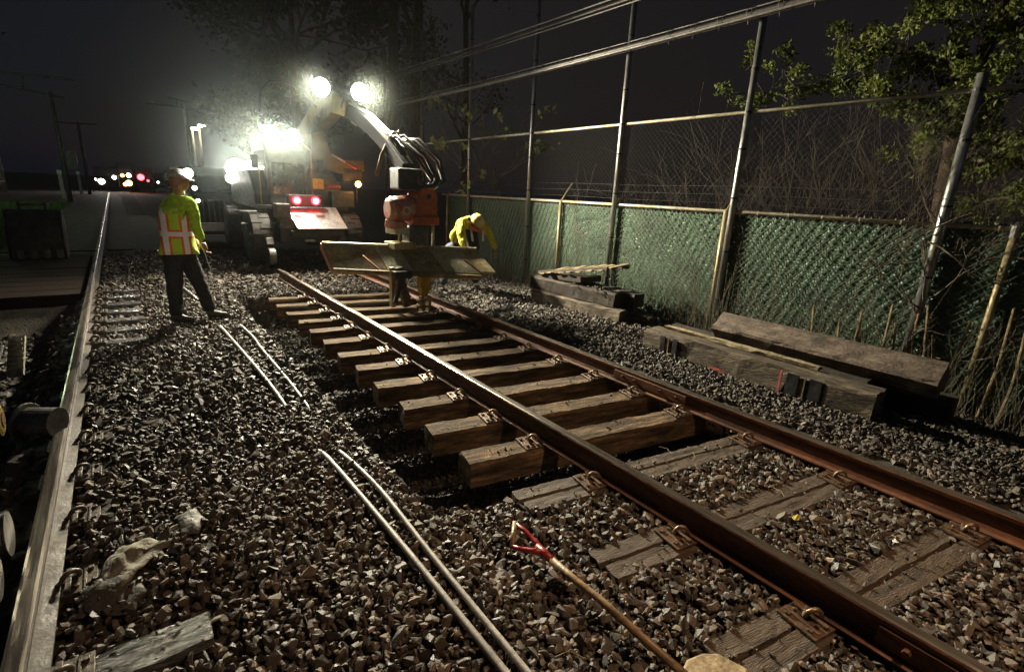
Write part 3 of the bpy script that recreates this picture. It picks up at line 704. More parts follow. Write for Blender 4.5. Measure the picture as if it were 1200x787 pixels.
# front composite timber B
t1 = thing('bridge_timber', (5.45, 2.6, -.1), 'heavy weathered timber with steel straps, front one of the near stack by the fence', 'timber', 'timbers stacked along the fence')
ltimber('timber_beam', t1, 5.46, 1.30, 3.92, -.09, .32, .33, m_timber, 5)
ltimber('edge_strip', t1, 5.60, 1.9, 3.8, .245, .10, .035, m_pallet, 6)
for y, m in ((3.62, m_dark), (3.44, m_dark), (2.02, m_dark), (1.80, m_dark)):
    MB().box((5.287, y, .07), (.012, .07 if y > 3 else .12, .30)).build('steel_strap', m, t1, bevel=.003)
MB().box((5.282, 2.14, .08), (.016, .022, .28)).build('strap_edge', m_pink, t1)
MB().box((5.284, 3.53, .07), (.02, .012, .28)).build('strap_edge', m_stalk, t1)
MB().box((5.284, 1.90, .08), (.02, .012, .26)).build('strap_edge', m_stalk, t1)
sp = MB(); sp.add([(5.2905, 2.86 + .10 * math.cos(a) * (1 + .3 * math.sin(3 * a)), -.02 + .035 * math.sin(a)) for a in [i * .5236 for i in range(12)]] + [(5.31, 2.86 + .10 * math.cos(a), -.02 + .035 * math.sin(a)) for a in [i * .5236 for i in range(12)]], [tuple(range(12))] + [(i, (i + 1) % 12, (i + 1) % 12 + 12, i + 12) for i in range(12)])
sp.build('spray_paint_mark', m_paint_red, t1)
t2 = ltimber('bridge_timber', None, 5.86, 1.5, 3.9, -.09, .30, .32, m_timberdark, 8); tag(t2, 'dark timber lying behind the strapped timber in the near stack', 'timber', 'timbers stacked along the fence')
t3 = ltimber('bridge_timber', None, 5.92, .98, 3.25, .27, .30, .22, m_plank, 9, roll=R_(-38)); tag(t3, 'lichen-speckled timber rolled on edge, topmost of the near stack', 'timber', 'timbers stacked along the fence')
t4 = ltimber('bridge_timber', None, 6.25, .9, 3.4, -.12, .28, .26, m_timberdark, 10); tag(t4, 'dark timber at the back of the near stack against the fence foot', 'timber', 'timbers stacked along the fence')
# rear stack A
spec = [('bridge_timber', 6.0, 4.9, 6.9, -.02, .26, .22, m_timber, 21, .05, 'broken pale-ended timber at the bottom front of the rear stack'),
        ('bridge_timber', 6.3, 4.8, 7.1, -.02, .26, .22, m_timberdark, 22, -.03, 'dark timber at the bottom back of the rear stack'),
        ('bridge_timber', 6.05, 5.1, 7.0, .215, .26, .22, m_timberdark, 23, .08, 'dark square timber in the middle layer of the rear stack'),
        ('bridge_timber', 6.36, 4.9, 6.8, .215, .26, .22, m_timberdark, 24, .02, 'dark timber in the middle layer at the fence side of the rear stack'),
        ('bridge_timber', 6.2, 4.55, 5.3, -.03, .22, .18, m_timberdark, 26, .5, 'short dark timber stub slumped at the near end of the rear stack')]
for nm, x, y0, y1, z0, w, h, m, sd_, yw, lab in spec:
    tag(ltimber(nm, None, x, y0, y1, z0, w, h, m, sd_, yaw=yw), lab, 'timber', 'timbers stacked along the fence')
pl = thing('wooden_pallet', (6.2, 6.0, .6), 'broken pale slatted pallet lying tilted on top of the rear stack', 'pallet')
for k in range(7):
    y = 5.35 + k * .23; z = .80 - k * .042
    MB().box((6.2 + random.uniform(-.02, .02), y, z), (.62, .13, .022), (R_(-10), R_(-8 + random.uniform(-2, 2)), random.uniform(-.12, .12))).build('slat', m_pallet, pl, bevel=.003)
for x in (5.95, 6.45): MB().box((x, 6.05, .66), (.05, 1.65, .06), (R_(-10.5), 0, 0)).build('stringer', m_timber, pl, bevel=.004)
MB().box((6.2, 6.3, .50), (.5, 1.0, .10), (R_(-4), 0, 0)).build('lower_block', m_timberdark, pl, bevel=.01)
sp2 = np.array([[6.0 + rng.uniform(-.1, .35), 5.2 + rng.uniform(0, 1.5), .455 + rng.uniform(0, .02)] for _ in range(110)])
o = stones('loose_stones', sp2, rng.uniform(.015, .03, 110), rng.beta(2, 2, 110), RV1, 'small heap of stones spilled on the rear stack of timbers')

# ---------------------------------------------------------------- vegetation
def leafcloud(centers, rad, n, size, jit=.6, squash=.8):
    C = np.array(centers); k = len(C); idx = rng.integers(0, k, n); d = rng.normal(size=(n, 3)); d /= np.linalg.norm(d, axis=1)[:, None]
    rr = (rng.random(n) ** .5)[:, None] * (rad if np.isscalar(rad) else np.array(rad)[idx][:, None]); P = C[idx] + d * rr * np.array([1, 1, squash])
    a = rng.normal(size=(n, 3)); a /= np.linalg.norm(a, axis=1)[:, None]; b = np.cross(a, rng.normal(size=(n, 3))); b /= np.linalg.norm(b, axis=1)[:, None]
    s = (size * rng.uniform(.6, 1.4, n))[:, None]; w = np.cross(a, b) * s * .18
    V = np.stack([P - a * s, P - b * s * .55 + w, P + a * s * .9, P + b * s * .55 + w, ], 1).reshape(-1, 3)
    F = np.arange(n * 4).reshape(n, 4); return V, F
def leafobj(V, F, m, name, parent=None, origin=(0, 0, 0)):
    org = np.array(ORG[parent.name]) if parent is not None else np.array(origin)
    me = bpy.data.meshes.new(name); me.from_pydata((V - org).tolist(), [], F.tolist()); me.materials.append(m); me.update()
    o = bpy.data.objects.new(name, me); COL.objects.link(o)
    if parent is not None: o.parent = parent
    else: o.location = origin
    return o
def branch(mb, p, d, l, r, depth, tips, rnd, curl=.35, kids=3, mids=None):
    pts = [p]; q = Vector(p); dd = Vector(d).normalized()
    for i in range(4):
        dd = (dd + Vector((rnd.uniform(-1, 1), rnd.uniform(-1, 1), rnd.uniform(-.6, .9))) * curl * .5).normalized(); q = q + dd * l / 4; pts.append(q.copy())
    mb.tube(pts, [r * (1 - .14 * i) for i in range(5)], 5 if r < .03 else 8, cap=False)
    if mids is not None and depth < 3: mids += [tuple(pts[2]), tuple(pts[3])]
    if depth == 0: tips.append(tuple(q)); return
    for k in range(kids):
        at = pts[rnd.choice([2, 3, 4])]; nd = (dd + Vector((rnd.uniform(-1, 1), rnd.uniform(-1, 1), rnd.uniform(-.5, 1))) * .85).normalized()
        branch(mb, Vector(at), nd, l * rnd.uniform(.55, .8), r * .55, depth - 1, tips, rnd, curl, kids, mids)
def tree(loc, h, r, spread, label, leafm, nleaf, size, seed, cat='tree', group=None, lean=(0, 0), depth=3, cl=.5, ntr=5):
    rnd = random.Random(seed); t = thing('tree', loc, label, cat, group); mb = MB(); L_ = Vector(loc)
    pts = [L_ + Vector((0, 0, -.1))]; 
    for i in range(1, 7): pts.append(L_ + Vector((lean[0] * i / 6 + rnd.uniform(-.08, .08), lean[1] * i / 6 + rnd.uniform(-.08, .08), h * i / 6)))
    mb.tube(pts, [r * (1.15 - .14 * i) for i in range(7)], 12); mb.build('trunk', m_bark, t, smooth=True)
    lb = MB(); tips = []; mids = []
    for k in range(ntr):
        a = rnd.uniform(0, 6.28); branch(lb, pts[rnd.randint(2, 6)].copy(), Vector((math.cos(a), math.sin(a), rnd.uniform(.2, .9))), spread * rnd.uniform(.5, .75), r * .4, depth, tips, rnd, mids=mids)
    lb.build('limbs', m_bark, t, smooth=True)
    V, F = leafcloud(tips + mids, cl, nleaf, size); leafobj(V, F, leafm, 'crown', t); return t
TG = 'trees beyond the works'
tree((7.75, 15.2, 0), 9.5, .27, 2.6, 'tall brown tree trunk behind the utility pole and the excavator arm', m_leafd, 2600, .07, 4, group=TG, cl=.6)
tree((8.9, 14.2, 0), 10, .12, 2.2, 'slender pale tree trunk right of the tall brown trunk', m_leafd, 1500, .06, 5, group=TG, cl=.5)
tree((6.1, 22, 0), 7, .22, 3.6, 'leafy tree glowing green directly behind the upper work lamps', m_leafd, 5000, .12, 11, group=TG, cl=.9)
#tree((2.6, 30, 0), 9.5, .25, 5.5, 'dim leafy tree beyond the left side of the excavator', m_leafd, 8000, .17, 12, group=TG, cl=1.1)
tree((8.2, 30, 0), 12, .3, 6, 'tall dim tree between the two work lamps and the brown trunk', m_leafd, 8000, .18, 13, group=TG, cl=1.2)
#tree((13, 20, 0), 9, .25, 5, 'dark tree beyond the tall fence, left half of the sky there', m_leafd, 5000, .14, 14, group=TG, cl=1)
tree((-13, 50, 0), 9, .3, 6, 'dark tree at the far left beyond the picket fence', m_leafd, 4000, .25, 15, group=TG, cl=1.4)
#tree((17, 9, 0), 6, .25, 4.5, 'dark low tree far behind the near stack of ties and the fence', m_leafd, 4000, .15, 16, group=TG, cl=1)
# big-leaved branch in front of tall fence
bt = thing('sapling', (7.6, 10.2, 0), 'sapling with large pale leaves among the fence poles above the bent worker', 'sapling')
mb = MB(); rnd = random.Random(3); tips = []; mids = []
mb.tube([(7.6, 10.2, -.1), (7.5, 10.2, 1.6), (7.2, 10.2, 2.4)], [.03, .025, .02], 8)
for a_, l_ in (((-1, .5, .45), 1.1), ((-.9, -.4, .9), 1.0), ((.4, -1, .8), 1.0), ((-.3, .8, 1.0), 1.2), ((.3, -1.2, .2), 1.0), ((-1, .2, -.1), .9)):
    branch(mb, Vector((7.3, 10.2, rnd.uniform(1.9, 2.4))), Vector(a_), l_, .014, 2, tips, rnd, .5, 3, mids)
mb.build('stem', m_twig, bt, smooth=True)
V, F = leafcloud([tips[i] for i in range(0, len(tips), 2)], .16, 190, .075); leafobj(V, F, m_leafp, 'leaves', bt)
# overhanging tree, top right
ot = thing('tree', (9.6, 2.1, 0), 'leafy green tree leaning over the tall fence at the top right', 'tree', TG)
mb = MB(); rnd = random.Random(8)
mb.tube([(9.6, 2.1, -.1), (9.5, 2.1, 1.5), (9.4, 2.2, 3.0), (9.5, 2.1, 4.6)], [.16, .14, .11, .07], 12); mb.build('trunk', m_bark, ot, smooth=True)
lb = MB(); cs = []; rads = []
twigs = [[(9.4, 2.2, 3.2), (8.8, 2.9, 3.5), (8.3, 3.6, 3.62), (8.15, 4.3, 3.5), (8.1, 4.6, 3.38)],
         [(9.4, 2.2, 3.3), (8.7, 2.7, 3.9), (8.4, 3.2, 4.0), (8.3, 3.6, 4.05)],
         [(9.4, 2.2, 3.4), (8.8, 2.4, 4.2), (8.5, 2.7, 4.6), (8.5, 3.0, 4.9)],
         [(9.4, 2.1, 3.0), (8.8, 2.5, 3.3), (8.4, 2.9, 3.42), (8.2, 3.1, 3.5)],
         [(9.4, 2.1, 3.8), (8.8, 1.9, 4.2), (8.3, 2.1, 4.3), (8.0, 2.3, 4.2)],
         [(9.4, 2.1, 3.0), (8.8, 1.8, 3.4), (8.3, 1.8, 3.4), (7.9, 1.7, 3.3)],
         [(9.4, 2.1, 2.5), (8.8, 1.6, 2.6), (8.3, 1.3, 2.7), (7.8, 1.3, 2.6)],
         [(9.4, 2.1, 2.0), (8.8, 1.4, 2.1), (8.2, 1.1, 2.15), (7.9, .9, 2.1)],
         [(9.4, 2.1, 4.2), (9.2, 1.3, 4.6), (8.8, .8, 4.4), (8.2, .9, 4.0)],
         [(9.4, 2.1, 3.4), (9.1, 1.2, 3.6), (8.6, .8, 3.5), (8.1, .9, 3.2)],
         [(9.4, 2.1, 2.8), (8.9, 1.2, 2.9), (8.4, 1.0, 2.9), (8.0, .7, 2.8)],
         [(9.4, 2.2, 3.0), (8.9, 2.4, 2.9), (8.5, 2.3, 2.75), (8.3, 2.2, 2.6)]]
for tw_ in twigs:
    lb.tube(tw_, [.035, .022, .013, .006], 6) if len(tw_) == 4 else lb.tube(tw_, [.035, .024, .015, .01, .005], 6)
    for a_, b2 in zip(tw_[:-1], tw_[1:]):
        for t in (.2, .5, .8):
            p = Vector(a_).lerp(Vector(b2), t)
            tp = []; branch(lb, p, Vector((rnd.uniform(-1, .2), rnd.uniform(-1, 1), rnd.uniform(-.4, .8))), rnd.uniform(.2, .45), .006, 1, tp, rnd, .5, 2)
            cs += tp; rads += [.15] * len(tp); cs.append(tuple(p)); rads.append(.17)
lb.build('limbs', m_twig, ot, smooth=True)
V, F = leafcloud(cs, rads, 17000, .034); leafobj(V, F, m_leaf, 'crown', ot)
# bare brush behind the low fence
for (x, y, sc_, lab, sd_) in ((7.9, 3.0, 1.25, 'tangle of bare brush behind the low fence left of the leaning post', 31), (7.8, 4.9, 1.1, 'bare twiggy bush behind the low fence in the middle', 32), (7.9, 6.6, 1.0, 'thin bare bush behind the low fence beyond the rear stack', 33), (7.7, 1.6, 1.15, 'dense bare bush beneath the overhanging tree', 34), (8.6, 4.0, 1.4, 'tall bare bush set back behind the low fence', 35)):
    mb = MB(); rnd = random.Random(sd_); tips = []
    for k in range(9):
        a = rnd.uniform(0, 6.28); branch(mb, Vector((x + rnd.uniform(-.2, .3), y + rnd.uniform(-.5, .5), .0)), Vector((math.cos(a) * .5, math.sin(a) * .6, 1.2)), 1.25 * sc_, .012, 3, tips, rnd, .45, 3)
    tag(mb.build('bare_bush', MATS.get('dim_twig') or mat('dim_twig', (.14, .115, .085), (.06, .05, .04), 4, .9), origin=(x, y, 0)), lab, 'bush', 'bare bushes behind the low fence')
# dead stalks and vines in front of the slats
mb = MB(); rnd = random.Random(5)
for i in range(1150):
    y = rnd.uniform(-.5, 9.5); x = rnd.uniform(6.55, 6.93); h = rnd.uniform(.3, 1.2) * (.75 if y < 1.6 else 1) * (.5 + rnd.random()); z0 = ghz(x, y) - .03
    lx, ly = rnd.uniform(-.15, .08), rnd.uniform(-.35, .35)
    mb.tube([(x, y, z0), (x + lx * .4 * h, y + ly * .5 * h, z0 + h * .5), (x + lx * h, y + ly * h, z0 + h)], [.0032, .0024, .0012], 3, cap=False)
tag(mb.build('dry_weeds', mat('dull_weed_stem', (.12, .105, .06), (.05, .045, .03), 4, .9)), 'dense thin dry weeds standing against the green fence slats', 'weeds', kind='stuff')
for i, (y, h) in enumerate(((1.72, 1.05), (1.62, .85), (1.50, 1.0), (1.36, 1.1), (1.25, .8), (1.12, 1.0), (2.0, .9), (2.15, .75), (.78, 1.2), (.62, 1.0), (.5, 1.1), (2.5, .8))):
    x = 6.72 + .05 * (i % 3); mb = MB(); z0 = ghz(x, y) - .02
    mb.tube([(x, y, z0), (x + .01, y + rnd.uniform(-.04, .04), z0 + h * .5), (x - .01, y + rnd.uniform(-.06, .06), z0 + h)], [.019, .016, .013], 7)
    tag(mb.build('dead_stalk', m_stalk, origin=(x, y, z0)), 'thick dry brown plant stalk standing among weeds at the fence foot behind the near stack', 'stalk', 'thick dead stalks at the right fence foot')
# vine tangle round the right leaning pole
mb = MB(); rnd = random.Random(6); tips = []
for k in range(12): branch(mb, Vector((6.86, 1.5 + rnd.uniform(-.15, .15), rnd.uniform(.1, 1.9))), Vector((rnd.uniform(-.6, .3), rnd.uniform(-1, 1), rnd.uniform(-.3, .9))), .5, .010, 3, tips, rnd, .7, 3)
tag(mb.build('vine', m_twig, origin=(6.86, 1.5, 0)), 'brown leafless vine tangled round the foot of the right fence pole', 'vine')
mb = MB(); rnd = random.Random(9); tips = []
for k in range(3): branch(mb, Vector((6.80, 6.3 + k * .3, 1.15)), Vector((-.2, 1 if k % 2 else -1, .2)), .5, .008, 1, tips, rnd, .7, 2)
tag(mb.build('vine', m_twig, origin=(6.8, 6.3, 1.1)), 'pale bare vine twig on the slats above the rear stack', 'vine')
# grass patch far left + weed litter
def grass(x0, x1, y0, y1, n, h, label):
    P = np.stack([rng.uniform(x0, x1, n), rng.uniform(y0, y1, n), np.full(n, -.03)], -1); a = rng.uniform(0, 6.28, n); w = .012 + .02 * rng.random(n); hh = h * rng.uniform(.5, 1.2, n)
    dx = np.stack([np.cos(a) * w, np.sin(a) * w, 0 * a], -1); tp = P + np.stack([rng.uniform(-.5, .5, n) * hh, rng.uniform(-.5, .5, n) * hh, hh], -1)
    V = np.stack([P - dx, P + dx, tp], 1).reshape(-1, 3); F = np.arange(3 * n).reshape(n, 3); o = leafobj(V, F, m_grass, 'grass'); return tag(o, label, 'grass', kind='stuff')
grass(-8, -2.3, 16, 40, 22000, .22, 'bright green grass verge far left beyond the bucket')

# ---------------------------------------------------------------- crossing pavement far off
pv = MB().box((-.0 + 1.2, 38, -.11), (3.14, 43, .20)).build('pavement', m_asph, bevel=.02); tag(pv, kind='structure')
pv2 = MB().box((-1.45, 38, -.12), (1.75, 43, .20)).build('pavement', m_asph, bevel=.02); tag(pv2, kind='structure')

# ---------------------------------------------------------------- rail excavator
EX = thing('rail_excavator', (3.3, 13, 0), 'wheeled rail excavator with blazing work lamps, its arm holding an orange tie-handling head', 'excavator')
def wheel(x, y, z, r, w, parent=EX):
    t = MB(); t.tube([(x - w / 2, y, z), (x - w * .42, y, z), (x + w * .42, y, z), (x + w / 2, y, z)], [r * .88, r, r, r * .88], 32); t = t.build('wheel', m_rubber, parent, bevel=.01)
    k = MB()
    for i in range(26):
        a = i * 2 * math.pi / 26; k.box((x + (w * .18 if i % 2 else -w * .18), y + math.cos(a) * r, z + math.sin(a) * r), (w * .5, .085, .02), (a + math.pi / 2, 0, 0))
    o = k.build('tread', m_rubber, parent); o.parent = t
    k = MB(); k.tube([(x - w * .52, y, z), (x + w * .52, y, z)], r * .5, 20); o = k.build('rim', m_grey, parent); o.parent = t
    return t
for x, y in ((2.32, 12.0), (4.28, 12.0), (2.32, 14.6), (4.28, 14.6)): wheel(x, y, .72, .52, .42)
MB().box((3.3, 13.3, .80), (1.25, 3.4, .42)).build('chassis', m_dark, EX, bevel=.03)
MB().tube([(2.35, 12, .72), (4.3, 12, .72)], .11, 12).build('axle', m_dark, EX)
MB().tube([(2.35, 14.6, .72), (4.3, 14.6, .72)], .11, 12).build('axle', m_dark, EX)
# flanged rail wheels
for x in (2.42, 3.96):
    MB().tube([(x - .07, 11.35, .36), (x - .05, 11.35, .36), (x + .07, 11.35, .36)], [.20, .17, .17], 24).build('rail_wheel', m_grey, EX, bevel=.005)
    MB().box((x, 11.6, .55), (.14, .5, .16), (R_(-30), 0, 0)).build('rail_gear_arm', m_grey, EX, bevel=.01)
# silver front plate, sloping towards camera
MB().add([(2.86, 11.75, 1.36), (3.94, 11.75, 1.36), (4.06, 11.35, .92), (2.98, 11.35, .92), (2.86, 11.80, 1.36), (3.94, 11.80, 1.36), (4.06, 11.40, .90), (2.98, 11.40, .90)],
         [(0, 1, 2, 3), (7, 6, 5, 4), (0, 4, 5, 1), (1, 5, 6, 2), (2, 6, 7, 3), (3, 7, 4, 0)]).build('front_plate', m_silver, EX, bevel=.006)
MB().box((3.45, 11.55, .80), (1.15, .14, .16)).build('bumper', m_dark, EX, bevel=.02)
MB().box((3.25, 11.50, .66), (.22, .12, .06)).build('tow_hook', m_silver, EX, bevel=.02)
MB().box((2.30, 11.62, .80), (.40, .12, .07)).build('step', m_silver, EX, bevel=.01)
MB().box((2.75, 11.62, 1.28), (.28, .35, .30)).build('tool_box', m_grey, EX, bevel=.02)
MB().box((2.82, 11.66, 1.02), (.30, .25, .22)).build('tool_box', m_grey, EX, bevel=.02)
# tail lights
for x in (3.06, 3.45):
    o = MB().tube([(x, 11.60, 1.50), (x, 11.56, 1.50)], .085, 20).build('tail_light', e_red, EX)
    i_ = MB().tube([(x, 11.565, 1.50), (x, 11.545, 1.50)], .05, 18).build('bulb', e_redcore, EX); i_.parent = o
MB().box((3.25, 11.68, 1.50), (.72, .10, .24)).build('light_bar', m_dark, EX, bevel=.02)
# upper house, cab
MB().box((3.3, 13.2, 1.15), (1.3, 1.3, .3)).build('slewing_ring', m_dark, EX, bevel=.05)
MB().prism([(12.2, 1.32), (14.9, 1.32), (15.0, 1.7), (14.9, 2.25), (13.8, 2.35), (12.5, 2.1), (12.2, 1.7)], 3.45, 4.25, axis='x').build('engine_cover', m_yel, EX, bevel=.04)
MB().prism([(12.1, 1.32), (14.9, 1.32), (14.9, 2.1), (12.6, 2.1), (12.1, 1.6)], 2.35, 2.9, axis='x').build('side_cover', m_dark, EX, bevel=.04)
MB().box((3.30, 13.1, 1.34), (1.9, 2.6, .08)).build('house_deck', m_dark, EX, bevel=.01)
cabo = MB().prism([(11.95, 1.38), (13.5, 1.38), (13.5, 2.70), (12.25, 2.72), (11.98, 2.3)], 2.62, 3.42, axis='x').build('cab', m_grey, EX, bevel=.04)
o = MB().add([(2.70, 11.955, 1.62), (3.34, 11.955, 1.62), (3.34, 11.965, 2.28), (2.70, 11.965, 2.28)], [(0, 1, 2, 3)]); o.add([(2.70, 11.935, 1.62), (3.34, 11.935, 1.62), (3.34, 11.945, 2.28), (2.70, 11.945, 2.28)], [(0, 1, 2, 3)])
w_ = MB().box((3.02, 11.945, 1.93), (.66, .02, .66)).build('windscreen', m_glass, EX, bevel=.004); w_.parent = cabo
w_ = MB().box((2.612, 12.7, 2.05), (.02, 1.0, .9)).build('side_window', m_glass, EX, bevel=.004); w_.parent = cabo
w_ = MB().box((3.428, 12.7, 2.2), (.02, 1.0, .7)).build('side_window', m_glass, EX, bevel=.004); w_.parent = cabo
MB().box((3.02, 12.8, 2.76), (.84, 1.4, .06)).build('cab_roof', m_silver, EX, bevel=.02)
MB().tube([(2.5, 11.95, 2.95), (2.9, 11.9, 3.0), (3.5, 11.9, 2.55), (3.5, 11.95, 1.5)], .02, 8).build('guard_rail', m_copper, EX, smooth=True)
MB().box((3.62, 11.93, 1.86), (.22, .2, .22)).build('warning_box', m_yelw, EX, bevel=.02)
rb_ = MB().box((3.95, 11.93, 1.82), (.34, .12, .08)).build('red_reflector', m_red, EX, bevel=.02)
MB().box((4.15, 11.95, 1.55), (.5, .3, .36)).build('tool_box', m_grey, EX, bevel=.02)
# lamps: housing > lens
def lamp(x, y, z, r, e, parent=EX, aim=(0, -1, -.25), name='work_lamp', hm=m_dark):
    a = Vector(aim).normalized(); p = Vector((x, y, z))
    h = MB(); h.tube([p - a * .14, p - a * .08, p], [r * .5, r * 1.05, r * 1.1], 18); h = h.build(name, hm, parent)
    l = MB().tube([p - a * .01, p + a * .012], r, 20).build('lens', e, parent); l.parent = h
    return h
WL = [(3.25, 10.2, 3.57, .155), (3.98, 10.2, 3.60, .155), (2.70, 11.75, 2.80, .15), (3.10, 11.75, 2.78, .15)]  # lens radii enlarged to take in each lamp's glare
for x, y, z, r_ in WL: lamp(x, y, z, r_, e_lamp)
MB().tube([(3.9, 11.0, 3.4), (3.85, 10.6, 3.72)], .025, 8).build('lamp_mast', m_dark, EX)
MB().tube([(3.15, 10.35, 3.60), (4.2, 10.45, 3.64)], .03, 8).build('lamp_bar', m_dark, EX)
lamp(4.50, 11.8, 1.90, .065, e_amb, name='amber_lamp', aim=(0, -1, 0))
MB().tube([(4.5, 11.9, 1.5), (4.5, 11.9, 1.92)], .02, 8).build('lamp_stalk', m_dark, EX)
# boom, stick
def beam(pts, wid, hei, name, m, par=EX, bev=.02):
    """box beam along a path; wid is x width, hei vertical depth list"""
    mb = MB(); P = [Vector(p) for p in pts]; vs = []
    for i, p in enumerate(P):
        t = (P[min(i + 1, len(P) - 1)] - P[max(i - 1, 0)]).normalized(); sd = t.cross(Vector((0, 0, 1)))
        if sd.length < .3: sd = Vector((1, 0, 0))
        sd.normalize(); sd = Vector((abs(sd.x), sd.y if sd.x > 0 else -sd.y, 0)).normalized(); u = sd.cross(t).normalized()
        w = wid / 2; h = hei[i] / 2
        for a, b in ((-1, -1), (1, -1), (1, 1), (-1, 1)): vs.append(p + sd * a * w + u * b * h)
    fs = [(i * 4 + j, i * 4 + (j + 1) % 4, i * 4 + 4 + (j + 1) % 4, i * 4 + 4 + j) for i in range(len(P) - 1) for j in range(4)] + [(0, 1, 2, 3), tuple(len(P) * 4 - 4 + k for k in (3, 2, 1, 0))]
    return mb.add(vs, fs).build(name, m, par, bevel=bev)
beam([(3.75, 13.3, 1.9), (3.8, 13.1, 2.9), (3.95, 12.5, 3.35), (4.02, 11.6, 3.55), (4.05, 10.8, 3.35)], .30, [.5, .6, .55, .42, .3], 'boom', m_yel)
beam([(4.05, 11.0, 3.35), (4.02, 10.5, 3.22), (4.0, 9.7, 2.95), (3.97, 8.8, 2.55), (3.93, 8.05, 2.15)], .20, [.22, .26, .26, .24, .22], 'stick', m_black)
MB().tube([(3.55, 12.8, 2.0), (3.8, 12.2, 3.3)], .06, 12).build('boom_cylinder', m_grey, EX)
MB().tube([(3.8, 12.2, 3.3), (3.95, 11.9, 3.7)], .035, 12).build('boom_piston', m_silver, EX)
MB().tube([(4.02, 11.5, 3.85), (4.02, 10.6, 3.5)], .05, 12).build('stick_cylinder', m_grey, EX)
MB().tube([(4.10, 11, 3.14), (4.72, 11, 2.90)], .02, 8).build('bright_rod', m_silver, EX)
MB().tube([(4.11, 11, 3.16), (4.22, 11, 3.10)], .04, 8).build('rod_end', m_silver, EX)
MB().tube([(3.93, 11.8, 2.50), (4.22, 11.8, 2.37)], .022, 8).build('marker_bar', m_white, EX)
MB().tube([(4.22, 11.8, 2.37), (4.48, 11.8, 2.24)], .034, 8).build('marker_bar_end', m_red, EX)
MB().tube([(2.62, 12.3, 3.25), (2.66, 12.3, 3.65), (2.85, 12.3, 3.88), (3.2, 12.3, 3.92), (3.55, 12.3, 3.80), (3.8, 12.3, 3.5)], .028, 8).build('boom_hose', m_hose, EX, smooth=True)
MB().prism([(3.55, 2.9), (3.85, 3.0), (3.95, 2.6), (4.3, 2.42), (4.75, 2.45), (4.75, 2.2), (4.2, 2.12), (3.8, 2.2), (3.62, 2.4)], 12.0, 12.2, axis='y').build('boom_foot', m_yel, EX, bevel=.02)
MB().box((4.45, 12.6, 2.1), (.5, 1.2, .35)).build('tank', m_dark, EX, bevel=.04)
for k in range(6): MB().box((4.262, 12.6 + k * .3, 1.85), (.012, .06, .4)).build('vent_bar', m_dark, EX)
for sx, xx in ((-1, 2.5), (1, 3.56)): MB().tube([(xx, 12.1, 2.3), (xx + sx * .12, 11.95, 2.35)], .014, 6).build('mirror_arm', m_dark, EX); MB().box((xx + sx * .14, 11.93, 2.25), (.14, .03, .26)).build('mirror', m_dark, EX, bevel=.01)
for z in (1.0, 1.25): MB().tube([(1.98, 11.8, z), (2.30, 11.8, z)], .015, 6).build('ladder_rung', m_silver, EX)
MB().tube([(2.45, 12.0, 1.4), (2.45, 12.0, 2.1), (2.45, 13.4, 2.2)], .016, 6).build('hand_rail', m_cream, EX, smooth=True)
for k in range(3): MB().tube([(3.96 + k * .05, 10.7, 3.45), (3.94 + k * .05, 9.8, 3.18), (3.92 + k * .05, 8.9, 2.80), (3.9 + k * .04, 8.2, 2.4)], .018, 6).build('stick_hose', m_hose, EX, smooth=True)
# hose guard (yellow A) and hoses
MB().tube([(3.70, 8.8, 2.05), (3.80, 8.8, 2.4), (4.02, 8.8, 2.80), (4.10, 8.8, 2.82), (4.2, 8.8, 2.6), (4.36, 8.8, 2.28)], .035, 8).build('hose_guard', m_yel, EX, smooth=True)
for k in range(7):
    dx = .07 * k; rr_ = random.Random(k)
    MB().tube([(3.95 + dx * .3, 9.2, 2.7), (4.0 + dx, 8.6, 2.55 + rr_.uniform(0, .2)), (4.15 + dx, 8.1, 2.3 + rr_.uniform(-.15, .1)), (4.25 + dx * .6, 7.8, 2.0), (4.05 + dx * .3, 7.65, 1.86), (3.85 + dx * .2, 7.7, 1.84)], .028, 8).build('hose', m_hose, EX, smooth=True)
tk = [(4.05 + .17 * math.cos(a) + .05, 7.65, 2.02 + .13 * math.sin(a)) for a in [R_(t) for t in range(150, 400, 25)]]
MB().tube(tk, .055, 10).build('hose_loop', m_hose, EX, smooth=True)
MB().box((3.80, 7.85, 2.0), (.42, .36, .34)).build('quick_coupler', m_dark, EX, bevel=.03)
# orange head
oh = MB().prism([(3.76, 1.42), (4.17, 1.42), (4.16, 1.78), (4.08, 1.88), (3.90, 1.88), (3.80, 1.75)], 7.45, 7.52, axis='y').build('orange_head', m_orange, EX, bevel=.01)
o = MB().prism([(3.76, 1.42), (4.17, 1.42), (4.16, 1.78), (4.08, 1.88), (3.90, 1.88), (3.80, 1.75)], 7.78, 7.85, axis='y').build('rear_cheek', m_orange, EX, bevel=.01); o.parent = oh
o = MB().box((3.96, 7.65, 1.37), (.46, .46, .14)).build('rotator_flange', m_orange, EX, bevel=.015); o.parent = oh
o = MB().tube([(4.0, 7.44, 1.75), (4.0, 7.46, 1.75)], .045, 16); o = o.build('pin_hole', m_hose, EX); o.parent = oh
rh = MB().tube([(3.36, 7.62, 1.52), (3.42, 7.62, 1.52), (3.74, 7.65, 1.55), (3.84, 7.65, 1.55)], [.14, .20, .21, .17], 20).build('red_motor', m_redor, EX, bevel=.01)
o = MB().tube(arc((3.60, 7.42, 1.52), .055, 0, 360, 12), .012, 6).build('white_ring_mark', m_white, EX); o.parent = rh
MB().box((3.50, 7.60, 1.29), (.26, .26, .14), (.1, .1, .2)).build('motor_bracket', m_redor, EX, bevel=.02)
MB().box((3.55, 7.62, 1.20), (.30, .30, .10), (0, 0, .15)).build('head_block', m_white, EX, bevel=.01)
